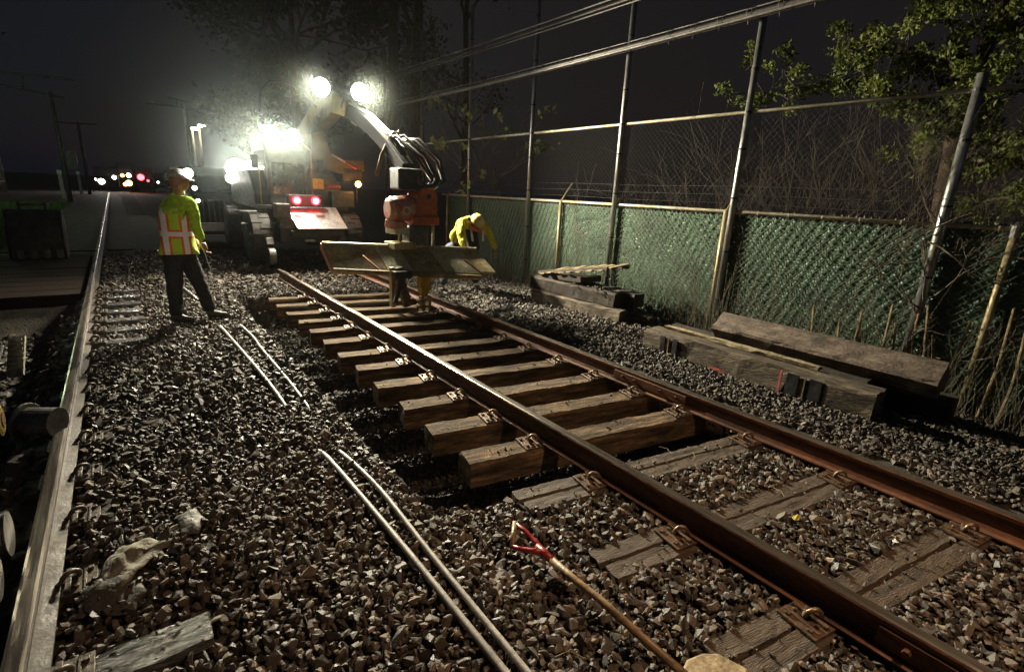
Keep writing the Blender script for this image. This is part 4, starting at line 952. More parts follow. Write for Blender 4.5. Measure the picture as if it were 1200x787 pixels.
MB().box((3.85, 7.62, 1.14), (.34, .30, .30)).build('valve_box', m_grey, EX, bevel=.02)
for x in (3.52, 3.72, 3.98, 4.12): MB().box((x, 7.52, 1.10), (.035, .06, .42)).build('hanger_plate', m_cream, EX, bevel=.004)
MB().box((3.52, 7.5, .98), (.38, .4, .10)).build('mount_block', m_cream, EX, bevel=.01)
# wide deck held by the head: lies across the track, sloping towards camera
def slab(corners, th, name, m, par, bev=.006):
    c = [Vector(v) for v in corners]; n = (c[1] - c[0]).cross(c[3] - c[0]).normalized()
    if n.z < 0: n = -n
    return MB().add(c + [v - n * th for v in c], [(0, 1, 2, 3), (7, 6, 5, 4), (0, 4, 5, 1), (1, 5, 6, 2), (2, 6, 7, 3), (3, 7, 4, 0)]).build(name, m, par, bevel=bev)
# deck corners: far-left, far-right, near-right, near-left
FL, FR, NR, NL = Vector((2.37, 7.75, 1.00)), Vector((4.81, 7.25, .91)), Vector((4.95, 6.75, .53)), Vector((2.41, 7.42, .69))
def dq(u, v): return FL.lerp(FR, u).lerp(NL.lerp(NR, u), v)
def deckpart(u0, u1, v0, v1, m, nm, lift=0, th=.05):
    z = Vector((0, 0, lift)); return slab([dq(u0, v0) + z, dq(u1, v0) + z, dq(u1, v1) + z, dq(u0, v1) + z], th, nm, m, EX)
deckpart(.0, .30, 0, 1, m_blade, 'deck_plate'); deckpart(.302, .455, 0, 1, m_bladeg, 'deck_plate', .004); deckpart(.457, .655, 0, 1, m_blade, 'deck_plate')  # alternating plate colours imitate lit and shadowed patches across the deck
deckpart(.657, .88, 0, 1, m_bladeg, 'deck_plate', .004); deckpart(.882, 1.0, 0, .9, m_blade, 'deck_plate')
slab([dq(-.012, -.02), dq(0, -.02), dq(0, 1.02), dq(-.012, 1.02)], .12, 'deck_edge', m_copper, EX)  # orange strip colours in the lit left edge of the deck
b2_ = MB(); b2_.tube([dq(0, 1.0) + Vector((0, 0, -.05)), dq(.88, 1.0) + Vector((0, 0, -.05))], .045, 8); b2_.build('front_edge_tube', m_blade, EX)
b2_ = MB(); b2_.tube([dq(0, 0.0) + Vector((0, 0, .01)), dq(1, 0.0) + Vector((0, 0, .01))], .022, 8); b2_.build('rear_edge_tube', m_fencerail, EX)
for u in (.21, .85): b2_ = MB(); b2_.tube([dq(u - .02, .5) + Vector((0, -.05, .02)), dq(u + .03, 1.05) + Vector((0, -.05, .02))], .016, 6); b2_.build('guide_bar', m_copper, EX, bevel=.004)
# clamp legs reaching down to the rail and ties
cl = MB(); cl.box((3.22, 7.15, .38), (.07, .10, .62)); cl.build('clamp_leg', m_cream, EX, bevel=.006)
cl = MB(); cl.box((3.36, 7.10, .38), (.12, .12, .64), (0, R_(-14), 0)); cl.build('clamp_leg', m_timber, EX, bevel=.01)
cl = MB(); cl.box((3.31, 7.0, .60), (.28, .16, .10)); cl.build('clamp_bracket', m_dark, EX, bevel=.01)
cl = MB(); cl.box((3.26, 7.0, .40), (.06, .06, .50), (0, R_(18), 0)); cl.build('clamp_link', m_dark, EX, bevel=.006)
cl = MB(); cl.prism([(3.56, .55), (3.76, .55), (3.74, .35), (3.70, .26), (3.60, .26)], 6.9, 7.02, axis='y'); cl.build('yellow_guide', m_yelw, EX, bevel=.006)
for x in (3.60, 3.72): MB().box((x, 6.92, .10), (.05, .10, .30)).build('clamp_jaw', m_cream, EX, bevel=.006)
for z in (.20, .10, .0): MB().box((3.58, 6.85, z), (.18, .07, .035)).build('jaw_bar', m_cream, EX, bevel=.004)
MB().box((3.46, 7.6, .72), (.10, .12, .40)).build('centre_post', m_dark, EX, bevel=.01)
#MB().tube([(2.75, 7.0, .50), (3.2, 7.05, .36)], .03, 8).build('pull_bar', m_fencerail, EX)
#MB().tube([(2.78, 7.2, .62), (3.05, 7.1, .42)], .022, 8).build('pull_bar', m_copper, EX)

# ---------------------------------------------------------------- rail truck behind/left
TK = thing('rail_truck', (1.9, 17, 0), 'dark maintenance truck behind the excavator with one blinding headlight, its glare built from several lenses', 'truck')
for x, y in ((1.55, 15.6), (3.1, 15.6), (1.55, 18.6), (3.1, 18.6)): wheel(x, y, .55, .48, .3, TK)
MB().box((2.3, 17.2, .62), (1.5, 4.6, .25)).build('chassis', m_dark, TK, bevel=.03)
MB().prism([(15.0, .7), (16.9, .7), (16.9, 2.1), (15.7, 2.15), (15.3, 1.45), (15.0, 1.35)], 1.5, 3.15, axis='x').build('truck_cab', m_dark, TK, bevel=.06)
MB().box((2.32, 18.3, 1.5), (1.8, 2.7, 1.3)).build('box_body', m_dark, TK, bevel=.03)
w_ = MB().add([(1.65, 15.28, 1.52), (3.0, 15.28, 1.52), (3.0, 15.66, 2.05), (1.65, 15.66, 2.05), (1.65, 15.30, 1.50), (3.0, 15.30, 1.50), (3.0, 15.68, 2.03), (1.65, 15.68, 2.03)], [(0, 1, 2, 3), (7, 6, 5, 4), (0, 4, 5, 1), (1, 5, 6, 2), (2, 6, 7, 3), (3, 7, 4, 0)]).build('windscreen', m_glass, TK)
MB().box((2.32, 14.9, .68), (1.75, .12, .22)).build('bumper', m_silver, TK, bevel=.02)
for k in range(5): MB().box((1.70 + k * .12, 14.97, 1.05), (.03, .05, .6)).build('grille_bar', m_grey, TK, bevel=.004)
lamp(1.56, 14.93, 1.62, .05, e_far, TK, name='marker_lamp'); lamp(1.60, 14.93, 1.32, .04, e_far, TK, name='marker_lamp')
hl = [(2.50, 14.78, 2.14, .24), (2.86, 14.78, 2.16, .20), (2.36, 14.78, 1.90, .12), (2.68, 14.76, 1.92, .16)]  # oversized extra lenses imitate the glare of a single lamp
for x, y, z, r_ in hl: lamp(x, y, z, r_, e_lamp, TK, name='head_lamp_glare')
MB().box((2.62, 15.05, 1.98), (.7, .2, .35)).build('lamp_bracket', m_dark, TK, bevel=.02)

# ---------------------------------------------------------------- people
def skin(name, joints, edges, m, parent, root=0, sub=2):
    me = bpy.data.meshes.new(name); org = Vector(ORG[parent.name])
    me.from_pydata([Vector(j[:3]) - org for j in joints], edges, []); me.materials.append(m)
    o = bpy.data.objects.new(name, me); COL.objects.link(o); o.parent = parent
    s = o.modifiers.new('skin', 'SKIN'); s.use_smooth_shade = True
    for i, j in enumerate(joints):
        sv = me.skin_vertices[0].data[i]; rx = j[3]; ry = j[4] if len(j) > 4 else j[3]; sv.radius = (rx, ry); sv.use_root = (i == root)
    ss = o.modifiers.new('sub', 'SUBSURF'); ss.levels = sub; ss.render_levels = sub
    ORG[o.name] = org
    if name in ('trousers', 'hoodie', 'jacket', 'vest'):
        ss.levels = ss.render_levels = 4 if name != 'vest' else 3
        for sz, st in ((.16, .035), (.05, .012)):
            tx = bpy.data.textures.new('folds', 'CLOUDS'); tx.noise_scale = sz
            dp = o.modifiers.new('folds', 'DISPLACE'); dp.texture = tx; dp.strength = st if name != 'vest' else st * .5; dp.mid_level = .45; dp.texture_coords = 'LOCAL'
    return o
def head(p, face, r, parent, label=None):
    """one surface: cranium, jaw, nose, ears"""
    f = Vector(face).normalized(); up_ = Vector((0, 0, 1)); s = f.cross(up_).normalized(); up_ = s.cross(f)
    bm = bmesh.new(); bmesh.ops.create_icosphere(bm, subdivisions=4, radius=1)
    for v in bm.verts:
        x, y, z = v.co  # x side, y front, z up
        w = .76 * (1 - .18 * max(0, -z)); l = .95; 
        q = Vector((x * w, y * l, z * 1.12))
        if z < -.2 and y > 0: q.y *= 1 - .12 * (-z)
        nz = math.exp(-((x / .16) ** 2 + ((z + .05) / .22) ** 2)) * (y > 0); q.y += .22 * nz
        for sx in (-.32, .32): q.y -= .10 * math.exp(-(((x - sx) / .14) ** 2 + ((z - .12) / .1) ** 2)) * (y > 0)
        q.y -= .05 * math.exp(-((x / .3) ** 2 + ((z + .48) / .05) ** 2)) * (y > 0)
        for sx in (-1, 1): q.x += sx * .16 * math.exp(-(((y + .05) / .14) ** 2 + (z / .22) ** 2)) * (x * sx > .5)
        v.co = q * r
    vs = [Vector(p) + s * v.co.x + f * v.co.y + up_ * v.co.z for v in bm.verts]; fs = [[v.index for v in f_.verts] for f_ in bm.faces]; bm.free()
    mb = MB(); mb.add(vs, fs); return mb
def hat(p, f, r, m, parent, name='hard_hat'):
    mb = MB(); f = Vector(f).normalized(); s = f.cross(Vector((0, 0, 1))).normalized(); u = s.cross(f)
    vs = []; n = 24; rings = [(0, 1.22), (.25, 1.18), (.55, 1.02), (.8, .72), (.95, .35), (1.0, .02)]
    for hz_, rr_ in rings:
        for k in range(n):
            a = 2 * math.pi * k / n; q = Vector(p) + (s * math.cos(a) * .82 + f * math.sin(a)) * r * rr_ + u * (r * (.35 + hz_ * .95)); vs.append(q)
    fs = [(i * n + k, i * n + (k + 1) % n, (i + 1) * n + (k + 1) % n, (i + 1) * n + k) for i in range(len(rings) - 1) for k in range(n)]; fs.append(tuple((len(rings) - 1) * n + k for k in range(n))); fs.append(tuple(range(n - 1, -1, -1)))
    mb.add(vs, fs)
    bv = []; 
    for rr_, hz_ in ((1.12, .33), (1.26, .31), (1.26, .36), (1.12, .40)):
        for k in range(n):
            a = 2 * math.pi * k / n; e_ = 1 + .22 * max(0, math.sin(a)); bv.append(Vector(p) + (s * math.cos(a) * .82 + f * math.sin(a) * e_) * r * rr_ + u * r * hz_)
    mb.add(bv, [(i * n + k, i * n + (k + 1) % n, ((i + 1) % 4) * n + (k + 1) % n, ((i + 1) % 4) * n + k) for i in range(4) for k in range(n)])
    return mb.build(name, m, parent, smooth=True)
def hand(wp, d, side, parent_mb):
    """palm with five bent fingers; d direction of fingers, side = thumb direction"""
    d = Vector(d).normalized(); t = Vector(side).normalized(); nrm = d.cross(t).normalized(); w = Vector(wp)
    parent_mb.tube([w, w + d * .04, w + d * .09], [.026, .034, .03], 8)
    for i, l in enumerate((.07, .08, .075, .06)):
        b0 = w + d * .085 + t * (.024 - i * .016); p1 = b0 + d * l * .5 + nrm * .006; p2 = b0 + d * l * .75 + nrm * l * .45
        parent_mb.tube([b0, p1, p2, p2 + nrm * .015 - d * .01], [.0095, .0088, .008, .006], 6)
    b0 = w + d * .03 + t * .028; parent_mb.tube([b0, b0 + t * .025 + d * .02, b0 + t * .03 + d * .05, b0 + t * .02 + d * .065], [.012, .011, .009, .006], 6)

# person 1: standing, back to the camera, turned towards the machine
G1 = .11
P1 = thing('person', (.55, 7.3, G1), 'standing worker in lime hoodie, orange and silver banded vest, dark trousers and lit head torch', 'person')
X0, Y0 = .50, 7.3
hd = (X0 + .115, Y0 + .03, 1.80)
face = (.75, .55, -.12)
body = head(hd, face, .118, P1)
body.tube([(X0 + .09, Y0 + .02, 1.62), (X0 + .11, Y0 + .03, 1.72)], [.062, .056], 12)
# hands
hand((X0 + .27, Y0 - .07, 1.09), (.25, .1, -1), (.2, 1, 0), body)
hand((X0 + .22, Y0 + .24, 1.10), (.35, .15, -.9), (.2, -1, 0), body)
body.tube([(X0 + .0, Y0 + .06, 1.1), (X0 + .07, Y0 + .03, 1.62)], [.07, .045], 12)
b1 = body.build('body', m_skin, P1, smooth=True)
# trousers
skin('trousers', [(X0 + .02, Y0 + .02, 1.08, .155, .115), (X0 + .02, Y0 + .02, .99, .15, .12), (X0 - .05, Y0 - .03, .90, .112), (X0 - .075, Y0 - .04, .58, .088), (X0 - .085, Y0 - .02, .30, .076), (X0 - .085, Y0 - .02, .20, .084),
                  (X0 + .10, Y0 + .06, .90, .112), (X0 + .19, Y0 + .05, .60, .09), (X0 + .26, Y0 + .04, .32, .077), (X0 + .285, Y0 + .035, .20, .084)],
     [(0, 1), (1, 2), (2, 3), (3, 4), (4, 5), (1, 6), (6, 7), (7, 8), (8, 9)], m_navy, P1)
for (bx, by, dx_, dy_) in ((X0 - .09, Y0 - .02, .10, -.05), (X0 + .285, Y0 + .03, .12, .0)):
    d_ = Vector((dx_, dy_, 0)).normalized(); q0 = Vector((bx, by, G1))
    skin('boot', [(q0.x, q0.y, G1 + .13, .055), (q0.x, q0.y, G1 + .055, .052), (q0.x + d_.x * .11, q0.y + d_.y * .11, G1 + .042, .046, .042), (q0.x + d_.x * .19, q0.y + d_.y * .19, G1 + .036, .036, .036), (q0.x - d_.x * .05, q0.y - d_.y * .05, G1 + .045, .042)],
         [(0, 1), (1, 2), (2, 3), (1, 4)], m_boot, P1, root=1)
# hooded jacket
jk = skin('hoodie', [(X0 + .02, Y0 + .02, 1.00, .165, .125), (X0 + .02, Y0 + .02, 1.15, .165, .125), (X0 + .03, Y0 + .03, 1.36, .17, .13), (X0 + .05, Y0 + .02, 1.53, .155, .11), (X0 + .085, Y0 + .02, 1.645, .075, .075),
                     (X0 + .19, Y0 - .10, 1.56, .075), (X0 + .21, Y0 - .14, 1.40, .066), (X0 + .205, Y0 - .12, 1.28, .058), (X0 + .245, Y0 - .09, 1.18, .05), (X0 + .27, Y0 - .07, 1.10, .042),
                     (X0 - .02, Y0 + .17, 1.54, .072), (X0 + .02, Y0 + .24, 1.36, .06), (X0 + .12, Y0 + .26, 1.24, .054), (X0 + .21, Y0 + .25, 1.12, .042)],
          [(0, 1), (1, 2), (2, 3), (3, 4), (3, 5), (5, 6), (6, 7), (7, 8), (8, 9), (3, 10), (10, 11), (11, 12), (12, 13)], m_lime, P1, root=2)
# vest bands fitted round the torso
def ring(c, rx, ry, z0, z1, m, name, par, tilt=0, a0=0, a1=360, yaw=0, th=.008):
    n = 40; vs = []
    for rr_, zz in ((0, z0), (0, z1), (th, z1), (th, z0)):
        for k in range(n + 1):
            a = R_(a0 + (a1 - a0) * k / n); ex = 2.6
            ca, sa = math.cos(a), math.sin(a); ca = math.copysign(abs(ca) ** (2 / ex), ca); sa = math.copysign(abs(sa) ** (2 / ex), sa)
            q = Vector(((rx + rr_) * ca, (ry + rr_) * sa, 0)); q = Matrix.Rotation(yaw, 3, 'Z') @ q; vs.append((c[0] + q.x, c[1] + q.y, zz))
    fs = [(i * (n + 1) + k, i * (n + 1) + k + 1, ((i + 1) % 4) * (n + 1) + k + 1, ((i + 1) % 4) * (n + 1) + k) for i in range(4) for k in range(n)]
    return MB().add(vs, fs).build(name, m, par, smooth=False)
def band_mat(name, base, vest, tape, bands, straps, xmax=9):
    """vest cloth: horizontal bands (z centre) and vertical straps (x centre), object space; orange border round silver tape"""
    m = bpy.data.materials.new(name); m.use_nodes = True; nt = m.node_tree; N = nt.nodes; L = nt.links; b = N['Principled BSDF']; b.inputs['Roughness'].default_value = .7
    tc = N.new('ShaderNodeTexCoord'); sp = N.new('ShaderNodeSeparateXYZ'); L.new(tc.outputs['Object'], sp.inputs[0])
    def dist(out, c):
        a = N.new('ShaderNodeMath'); a.operation = 'SUBTRACT'; L.new(out, a.inputs[0]); a.inputs[1].default_value = c
        d = N.new('ShaderNodeMath'); d.operation = 'ABSOLUTE'; L.new(a.outputs[0], d.inputs[0]); return d.outputs[0]
    ds = [dist(sp.outputs[2], z) for z in bands] + [dist(sp.outputs[0], x) for x in straps]
    cur = ds[0]
    for d in ds[1:]:
        mn = N.new('ShaderNodeMath'); mn.operation = 'MINIMUM'; L.new(cur, mn.inputs[0]); L.new(d, mn.inputs[1]); cur = mn.outputs[0]
    cr = N.new('ShaderNodeValToRGB'); cr.color_ramp.interpolation = 'CONSTANT'; e = cr.color_ramp.elements
    e[0].position = 0; e[0].color = (*tape, 1); e[1].position = .026; e[1].color = (*vest, 1); x = e.new(.05); x.color = (*base, 1)
    L.new(cur, cr.inputs[0]); L.new(cr.outputs[0], b.inputs['Base Color'])
    return m
m_vest1 = band_mat('banded_vest', (.42, .62, .03), (.75, .13, .02), (.78, .76, .74), [1.20 - G1], [X0 - .10 - .55, X0 + .10 - .55])
skin('vest', [(X0 + .02, Y0 + .02, .99, .205, .165), (X0 + .02, Y0 + .02, 1.15, .205, .165), (X0 + .03, Y0 + .03, 1.36, .205, .168), (X0 + .05, Y0 + .02, 1.53, .185, .14)], [(0, 1), (1, 2), (2, 3)], m_vest1, P1, root=1)
hat(hd, face, .118, m_hat, P1)
f1 = Vector(face).normalized(); lp = Vector(hd) + Vector((.07, .04, .10))
hl1 = MB(); hl1.box(Vector(hd) + Vector((.10, -.02, .10)), (.07, .07, .06), (0, 0, .5)); hl1 = hl1.build('head_torch', m_dark, P1, bevel=.008)
o = MB().tube([Vector(hd) + Vector((.085, -.05, .105)), Vector(hd) + Vector((.10, -.085, .105))], .05, 16).build('torch_lens', e_head, P1); o.parent = hl1
MB().tube([(X0 + .26, Y0 - .08, 1.08), (X0 + .29, Y0 - .09, .9), (X0 + .33, Y0 - .09, .72)], .006, 6).build('white_thigh_line', m_white, P1)  # thin white tube running down beside the right thigh

# person 2: bending forward behind the deck, facing the camera
P2 = thing('person', (5.0, 8.1, 0), 'worker in yellow hooded jacket bending forward behind the wide deck, arms reaching down', 'person')
hp = (5.12, 7.72, 1.33); f2 = (.05, -.75, -.75)
body = head(hp, f2, .112, P2)
body.tube([(5.12, 7.86, 1.32), (5.12, 7.78, 1.33)], [.062, .06], 12)
hand((4.78, 7.52, .86), (.0, -.2, -1), (1, 0, 0), body); hand((5.46, 7.56, .84), (0, -.2, -1), (-1, 0, 0), body)
body.tube([(5.06, 8.25, .98), (5.1, 7.9, 1.30)], [.1, .08], 10)
body.build('body', m_skin, P2, smooth=True)
skin('jacket', [(5.04, 8.36, .92, .15, .13), (5.05, 8.25, 1.06, .155, .13), (5.09, 8.05, 1.25, .165, .13), (5.11, 7.90, 1.34, .15, .11), (5.12, 7.82, 1.37, .075, .075),
                (4.90, 7.86, 1.32, .088), (4.80, 7.74, 1.14, .074), (4.77, 7.62, .98, .064), (4.77, 7.54, .89, .05),
                (5.34, 7.88, 1.31, .088), (5.43, 7.76, 1.14, .074), (5.46, 7.66, .97, .064), (5.46, 7.58, .88, .05)],
     [(0, 1), (1, 2), (2, 3), (3, 4), (3, 5), (5, 6), (6, 7), (7, 8), (3, 9), (9, 10), (10, 11), (11, 12)], m_yelw2 if False else mat('yellow_jacket_fabric', (.66, .62, .04), (.5, .46, .03), 4, .8, 0, .6, 12), P2, root=2)
hat(hp, (.0, -.55, -.55), .122, mat('pale_yellow_helmet', (.80, .68, .25), (.6, .5, .18), 5, .35), P2)
m_vest2 = mat('orange_collar_fabric', (.75, .2, .03), (.6, .13, .02), 5, .7)
MB().tube([(4.99, 7.74, 1.26), (5.06, 7.66, 1.20), (5.14, 7.64, 1.18), (5.22, 7.68, 1.23), (5.26, 7.76, 1.30)], .03, 8).build('collar', m_vest2, P2, smooth=True)
MB().tube([(5.11, 7.64, 1.27), (5.17, 7.63, 1.25)], .03, 8).build('face_bright_spot', m_white, P2, smooth=True)  # white piece imitates the bright lamp spot at the face
skin('trousers', [(5.03, 8.40, .92, .15, .12), (5.03, 8.38, .83, .15, .13), (4.90, 8.30, .72, .10), (4.72, 8.10, .45, .078), (4.62, 8.05, .16, .064), (5.17, 8.30, .72, .10), (5.26, 8.08, .45, .078), (5.36, 8.02, .16, .064)],
     [(0, 1), (1, 2), (2, 3), (3, 4), (1, 5), (5, 6), (6, 7)], mat('worn_denim', (.10, .12, .17), (.05, .06, .09), 4, .85, 0, .6, 12), P2, root=1)
for bx in (4.62, 5.36):
    skin('boot', [(bx, 8.04, .12, .058), (bx, 8.04, .03, .054), (bx + .01, 7.93, .015, .048, .042), (bx + .01, 7.86, .01, .038, .036)], [(0, 1), (1, 2), (2, 3)], m_boot, P2, root=1)
MB().box((5.12, 7.86, 1.02), (.26, .10, .42), (R_(-20), 0, 0)).build('dark_bib', m_navy, P2, bevel=.04)
for sx in (-1, 1): MB().tube([(5.12 + sx * .11, 7.66, 1.0), (5.12 + sx * .13, 7.70, 1.22)], .02, 6).build('reflective_strap', m_refl, P2, smooth=True)

# ---------------------------------------------------------------- far things
def mast(x, y, h, arms, label, group, name='utility_pole'):
    t = thing(name, (x, y, 0), label, 'utility pole', group)
    MB().tube([(x, y, -.2), (x, y, h)], [.15, .10], 10).build('pole', m_grey, t, smooth=True)
    for (x0, x1, z0, z1, r_) in arms: MB().tube([(x0, y, z0), (x1, y, z1)], r_, 8).build('crossarm', m_grey, t)
    return t
UP = 'line poles down the track'
mast(-2.45, 45, 6.6, [(-5.0, -1.2, 7.35, 7.5, .07), (-4.9, -1.8, 6.7, 6.35, .06), (-3.7, -3.6, 6.6, 7.45, .05)], 'tall line pole at far left with long double crossarm and a box', UP)
MB().box((-2.0, 44.8, 2.6), (.5, .3, 1.1)).build('cabinet', m_grey, bpy.data.objects['utility_pole.001'] if 'utility_pole.001' in bpy.data.objects else bpy.data.objects['utility_pole'], bevel=.02)
mast(-1.9, 62, 6.2, [(-3.2, -.6, 6.0, 6.1, .06)], 'thin line pole farther along, second from the left', UP)
mast(6.2, 60, 8.6, [(3.1, 9.8, 8.3, 8.0, .09), (5.0, 6.6, 9.0, 8.8, .08), (5.6, 5.7, 8.2, 8.95, .07)], 'far line pole whose crossarm shows above the left street lamps', UP)
for (x, y, lab) in ((-3.05, 50, 'white reflective marker post at the far left, the taller one'), (-2.5, 62, 'white reflective marker post right of the line pole, the smaller one')):
    t = thing('marker_post', (x, y, 0), lab, 'marker post', 'white marker posts by the track'); MB().box((x, y, .95), (.22, .1, 2.0)).build('post', m_white, t, bevel=.02); MB().box((x, y - .06, 1.8), (.26, .02, .25)).build('reflector', m_refl, t)
for x, z, lab in ((3.32, 4.17, 'street lamp with its bright head left of the excavator, lower one'), (3.62, 4.32, 'street lamp with its bright head nearest the excavator, higher one')):
    t = thing('street_lamp', (x, 30, 0), lab, 'street lamp', 'street lamps beyond the works')
    MB().tube([(x, 30, -.2), (x, 30, z)], .05, 8).build('pole', m_cream, t, smooth=True); o = MB().box((x + .1, 29.9, z), (.42, .22, .10)).build('lamp_head', m_grey, t, bevel=.02)
    o2 = MB().box((x + .1, 29.85, z - .03), (.30, .2, .10)).build('lamp_lens', e_far, t, bevel=.02); o2.parent = o
# picket fences
def pickets(x0, y0, x1, y1, h, n, label, post_only=False):
    t = thing('picket_fence', (x0, y0, 0), label, 'fence', None); mb = MB()
    for i in range(n):
        f = i / (n - 1); mb.box((x0 + (x1 - x0) * f, y0 + (y1 - y0) * f, h / 2 - .05), (.07, .07, h * random.uniform(.96, 1.03)))
    mb.build('pickets', m_grey, t); MB().tube([(x0, y0, h * .85), (x1, y1, h * .85)], .03, 6).build('rail', m_grey, t); MB().tube([(x0, y0, h * .25), (x1, y1, h * .25)], .03, 6).build('rail', m_grey, t)
pickets(-8, 26, -7.2, 60, 3.4, 48, 'tall dark picket fence at the far left edge')
pickets(3.9, 24, 5.2, 50, 1.7, 40, 'pale picket fence behind the standing worker\'s head torch')
# distant vehicles with lamps
def faraway(x, y, w, h, label, lamps, cat='truck'):
    t = thing('distant_' + cat, (x, y, 0), label, cat, 'vehicles with lights in the far distance')
    MB().prism([(y, .4), (y + 4, .4), (y + 4, h), (y + 1.2, h), (y + .8, h * .62), (y, h * .55)], x - w / 2, x + w / 2, axis='x').build('body', m_dark, t, bevel=.05)
    for sx in (-1, 1):
        for yy in (y + .8, y + 3.2): MB().tube([(x + sx * w / 2 - .1, yy, .36), (x + sx * w / 2 + .1, yy, .36)], .36, 14).build('wheel', m_rubber, t)
    for (lx, lz, r_, e) in lamps: MB().tube([(x + lx, y - .04, lz), (x + lx, y + .02, lz)], r_, 12).build('lamp', e, t)
faraway(-.6, 75, 2.2, 2.6, 'far vehicle with two white headlights down the line', [(-.5, 1.0, .30, e_far), (.7, 1.5, .2, e_far), (-1.0, 1.2, .1, e_far)])
faraway(1.15, 74, 1.3, 3.0, 'far vehicle with orange lights, left of the red lamp', [(-.3, 1.75, .18, e_faror), (.28, 1.8, .22, e_far), (.2, .95, .32, e_faror), (-.15, .8, .2, e_faror)])
faraway(2.9, 74.5, 1.6, 2.6, 'far vehicle with one large red lamp behind the worker', [(-.35, 1.65, .34, e_farred), (.3, 1.3, .12, e_farred)])
faraway(6.2, 95, 2.4, 2.4, 'farthest vehicle with small white lamps near the line poles', [(-.9, 1.0, .13, e_far), (.7, 1.0, .11, e_far)], 'car')
sg = thing('sign', (-6.6, 30, 0), 'small pale sign on a post at the extreme left edge', 'sign'); MB().tube([(-6.6, 30, -.1), (-6.6, 30, 2.4)], .04, 8).build('post', m_grey, sg); MB().box((-6.6, 29.95, 2.2), (.5, .03, .6)).build('sign_panel', m_white, sg, bevel=.01)

# ---------------------------------------------------------------- lights
def spot(loc, target, power, col, size=120, blend=.6, radius=.12):
    l = bpy.data.lights.new('spot', 'SPOT'); l.energy = power; l.color = col; l.spot_size = R_(size); l.spot_blend = blend; l.shadow_soft_size = radius
    o = bpy.data.objects.new('spot_light', l); COL.objects.link(o); o.location = loc; o.rotation_euler = (Vector(target) - Vector(loc)).to_track_quat('-Z', 'Y').to_euler(); return o
def point(loc, power, col, radius=.1):
    l = bpy.data.lights.new('point', 'POINT'); l.energy = power; l.color = col; l.shadow_soft_size = radius
    o = bpy.data.objects.new('point_light', l); COL.objects.link(o); o.location = loc; return o
WHT = (1, .90, .66)
spot((3.12, 10.02, 3.57), (-.6, 4, 0), 1500, WHT, 105, 1)
spot((4.04, 10.05, 3.60), (5.3, 1.6, 0.4), 3300, WHT, 106, 1)
spot((2.66, 11.55, 2.80), (.6, 7.5, 0), 420, WHT, 112)
spot((3.06, 11.55, 2.78), (2.6, 9.2, 0), 380, WHT, 125)
spot((2.6, 14.60, 2.12), (1.0, 6, 0.2), 780, (1, .95, .80), 130)
point((4.50, 11.6, 1.90), 6, (1, .4, .1), .06)
point((3.25, 11.35, 1.50), 2.5, (1, .03, .04), .1)
spot((.60, 7.24, 1.9), (2.6, 9.0, .6), 25, (.95, 1, 1), 80, .8, .03)
# works lamp on the near side, behind and left of where the photo was taken
spot((2.9, -.9, 4.2), (2.1, .35, 0), 270, (1, .60, .32), 80, 1.0, .1)
spot((-.2, -1.6, 3.4), (.55, 7.3, .9), 210, (1, .82, .6), 24, 1, .08)  # added narrow fill spot, brightens only the standing worker
# lamps far down the line
spot((.0, 73, 4), (0, 45, 0), 500, (1, .95, .85), 120, .8, .3)
spot((3.4, 29.8, 4.1), (1.0, 24, 0), 130, (1, .96, .85), 150, .8, .2)
point((-7.0, 33, 5.5), 260, (.75, 1, .6), .3)  # added greenish fill over the verge, no lamp stands here
# added spot without a lamp, brightens the trees beyond the excavator
spot((3.6, 14.9, 3.2), (6.0, 24, 5), 15, (.9, 1, .75), 150, .9, .3)
moon = bpy.data.lights.new('sun', 'SUN'); moon.energy = .012; moon.angle = R_(20); moon.color = (.8, .85, 1)
mo = bpy.data.objects.new('sun', moon); COL.objects.link(mo); mo.rotation_euler = (R_(35), R_(-20), 0)

# ---------------------------------------------------------------- night sky
w = bpy.data.worlds.new('World'); SC.world = w; w.use_nodes = True; nt = w.node_tree; N = nt.nodes; L = nt.links
bg = N['Background']
sky = N.new('ShaderNodeTexSky'); sky.sky_type = 'NISHITA'; sky.sun_disc = False; sky.sun_elevation = R_(1.5); sky.sun_rotation = R_(200)
tc = N.new('ShaderNodeTexCoord'); no = N.new('ShaderNodeTexNoise'); no.inputs['Scale'].default_value = 1.6; no.inputs['Detail'].default_value = 5; L.new(tc.outputs['Generated'], no.inputs['Vector'])
cr = N.new('ShaderNodeValToRGB'); cr.color_ramp.elements[0].position = .35; cr.color_ramp.elements[0].color = (.0016, .0022, .0044, 1); cr.color_ramp.elements[1].position = .65; cr.color_ramp.elements[1].color = (.0046, .0035, .0038, 1)
sx_ = N.new('ShaderNodeSeparateXYZ'); L.new(tc.outputs['Generated'], sx_.inputs[0])
mg = N.new('ShaderNodeMath'); mg.operation = 'MULTIPLY_ADD'; L.new(sx_.outputs[0], mg.inputs[0]); mg.inputs[1].default_value = .35; L.new(no.outputs[0], mg.inputs[2]); ms = N.new('ShaderNodeMath'); ms.operation = 'SUBTRACT'; L.new(mg.outputs[0], ms.inputs[0]); ms.inputs[1].default_value = .12
L.new(ms.outputs[0], cr.inputs[0])
b2 = N.new('ShaderNodeBackground'); L.new(cr.outputs[0], b2.inputs[0]); b2.inputs[1].default_value = 1
L.new(sky.outputs[0], bg.inputs[0]); bg.inputs[1].default_value = .0012
ad = N.new('ShaderNodeAddShader'); L.new(bg.outputs[0], ad.inputs[0]); L.new(b2.outputs[0], ad.inputs[1]); L.new(ad.outputs[0], N['World Output'].inputs[0])

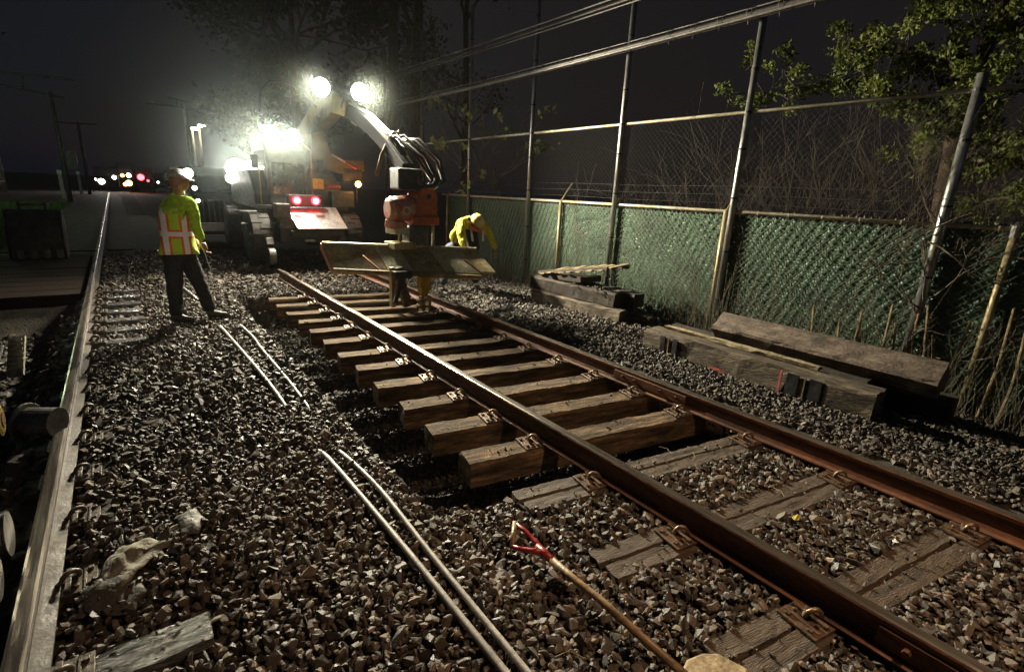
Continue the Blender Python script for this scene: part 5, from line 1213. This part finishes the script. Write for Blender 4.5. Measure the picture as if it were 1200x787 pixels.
# ---------------------------------------------------------------- haze
HZ = True
if HZ:
    hb = MB().box((0, 50, 7.5), (120, 160, 17)).build('haze', m_hose); hb.data.materials.clear()
    hm = bpy.data.materials.new('haze_air'); hm.use_nodes = True; n_ = hm.node_tree; n_.nodes.clear(); ou = n_.nodes.new('ShaderNodeOutputMaterial'); pv_ = n_.nodes.new('ShaderNodeVolumePrincipled')
    pv_.inputs['Color'].default_value = (.85, .88, .85, 1); pv_.inputs['Density'].default_value = .00012; pv_.inputs['Anisotropy'].default_value = .55
    n_.links.new(pv_.outputs[0], ou.inputs['Volume']); hb.data.materials.append(hm); tag(hb, kind='stuff')

bm = bmesh.new(); bmesh.ops.create_icosphere(bm, subdivisions=3, radius=1); me = bpy.data.meshes.new('dust_glare'); bm.to_mesh(me); bm.free()  # thin dust volume, made denser to stand in for lens glare
dc = bpy.data.objects.new('dust_glare', me); COL.objects.link(dc); dc.location = (3.0, 11.9, 3.0); dc.scale = (3.6, 3.4, 3.4); tag(dc, 'faint dust and steam round the excavator lamps, thickened to imitate their glare', 'dust', kind='stuff')
dm = bpy.data.materials.new('dust_glare_volume'); dm.use_nodes = True; n_ = dm.node_tree; n_.nodes.clear(); ou = n_.nodes.new('ShaderNodeOutputMaterial'); pv_ = n_.nodes.new('ShaderNodeVolumePrincipled')
tc = n_.nodes.new('ShaderNodeTexCoord'); vl = n_.nodes.new('ShaderNodeVectorMath'); vl.operation = 'LENGTH'; n_.links.new(tc.outputs['Object'], vl.inputs[0])
mr = n_.nodes.new('ShaderNodeMapRange'); mr.interpolation_type = 'SMOOTHSTEP'; mr.inputs['From Min'].default_value = .98; mr.inputs['From Max'].default_value = .1; mr.inputs['To Min'].default_value = 0; mr.inputs['To Max'].default_value = 1; n_.links.new(vl.outputs['Value'], mr.inputs['Value'])
no = n_.nodes.new('ShaderNodeTexNoise'); no.inputs['Scale'].default_value = 2.2; no.inputs['Detail'].default_value = 4; n_.links.new(tc.outputs['Object'], no.inputs['Vector'])
m1 = n_.nodes.new('ShaderNodeMath'); m1.operation = 'MULTIPLY'; n_.links.new(mr.outputs[0], m1.inputs[0]); n_.links.new(no.outputs[0], m1.inputs[1])
m2 = n_.nodes.new('ShaderNodeMath'); m2.operation = 'MULTIPLY'; m2.inputs[1].default_value = .036; n_.links.new(m1.outputs[0], m2.inputs[0]); n_.links.new(m2.outputs[0], pv_.inputs['Density'])
pv_.inputs['Color'].default_value = (.80, .92, .88, 1); pv_.inputs['Anisotropy'].default_value = .72; n_.links.new(pv_.outputs[0], ou.inputs['Volume']); me.materials.append(dm)

# ---------------------------------------------------------------- render settings
SC.view_settings.view_transform = 'Standard'; SC.view_settings.look = 'None'; SC.view_settings.exposure = .95; SC.view_settings.gamma = 1
cy = SC.cycles; cy.use_denoising = True; cy.max_bounces = 6; cy.diffuse_bounces = 3; cy.glossy_bounces = 3; cy.volume_bounces = 0; cy.transparent_max_bounces = 8
cy.sample_clamp_indirect = 4; cy.caustics_reflective = False; cy.caustics_refractive = False
cy.use_adaptive_sampling = True; cy.adaptive_threshold = .015
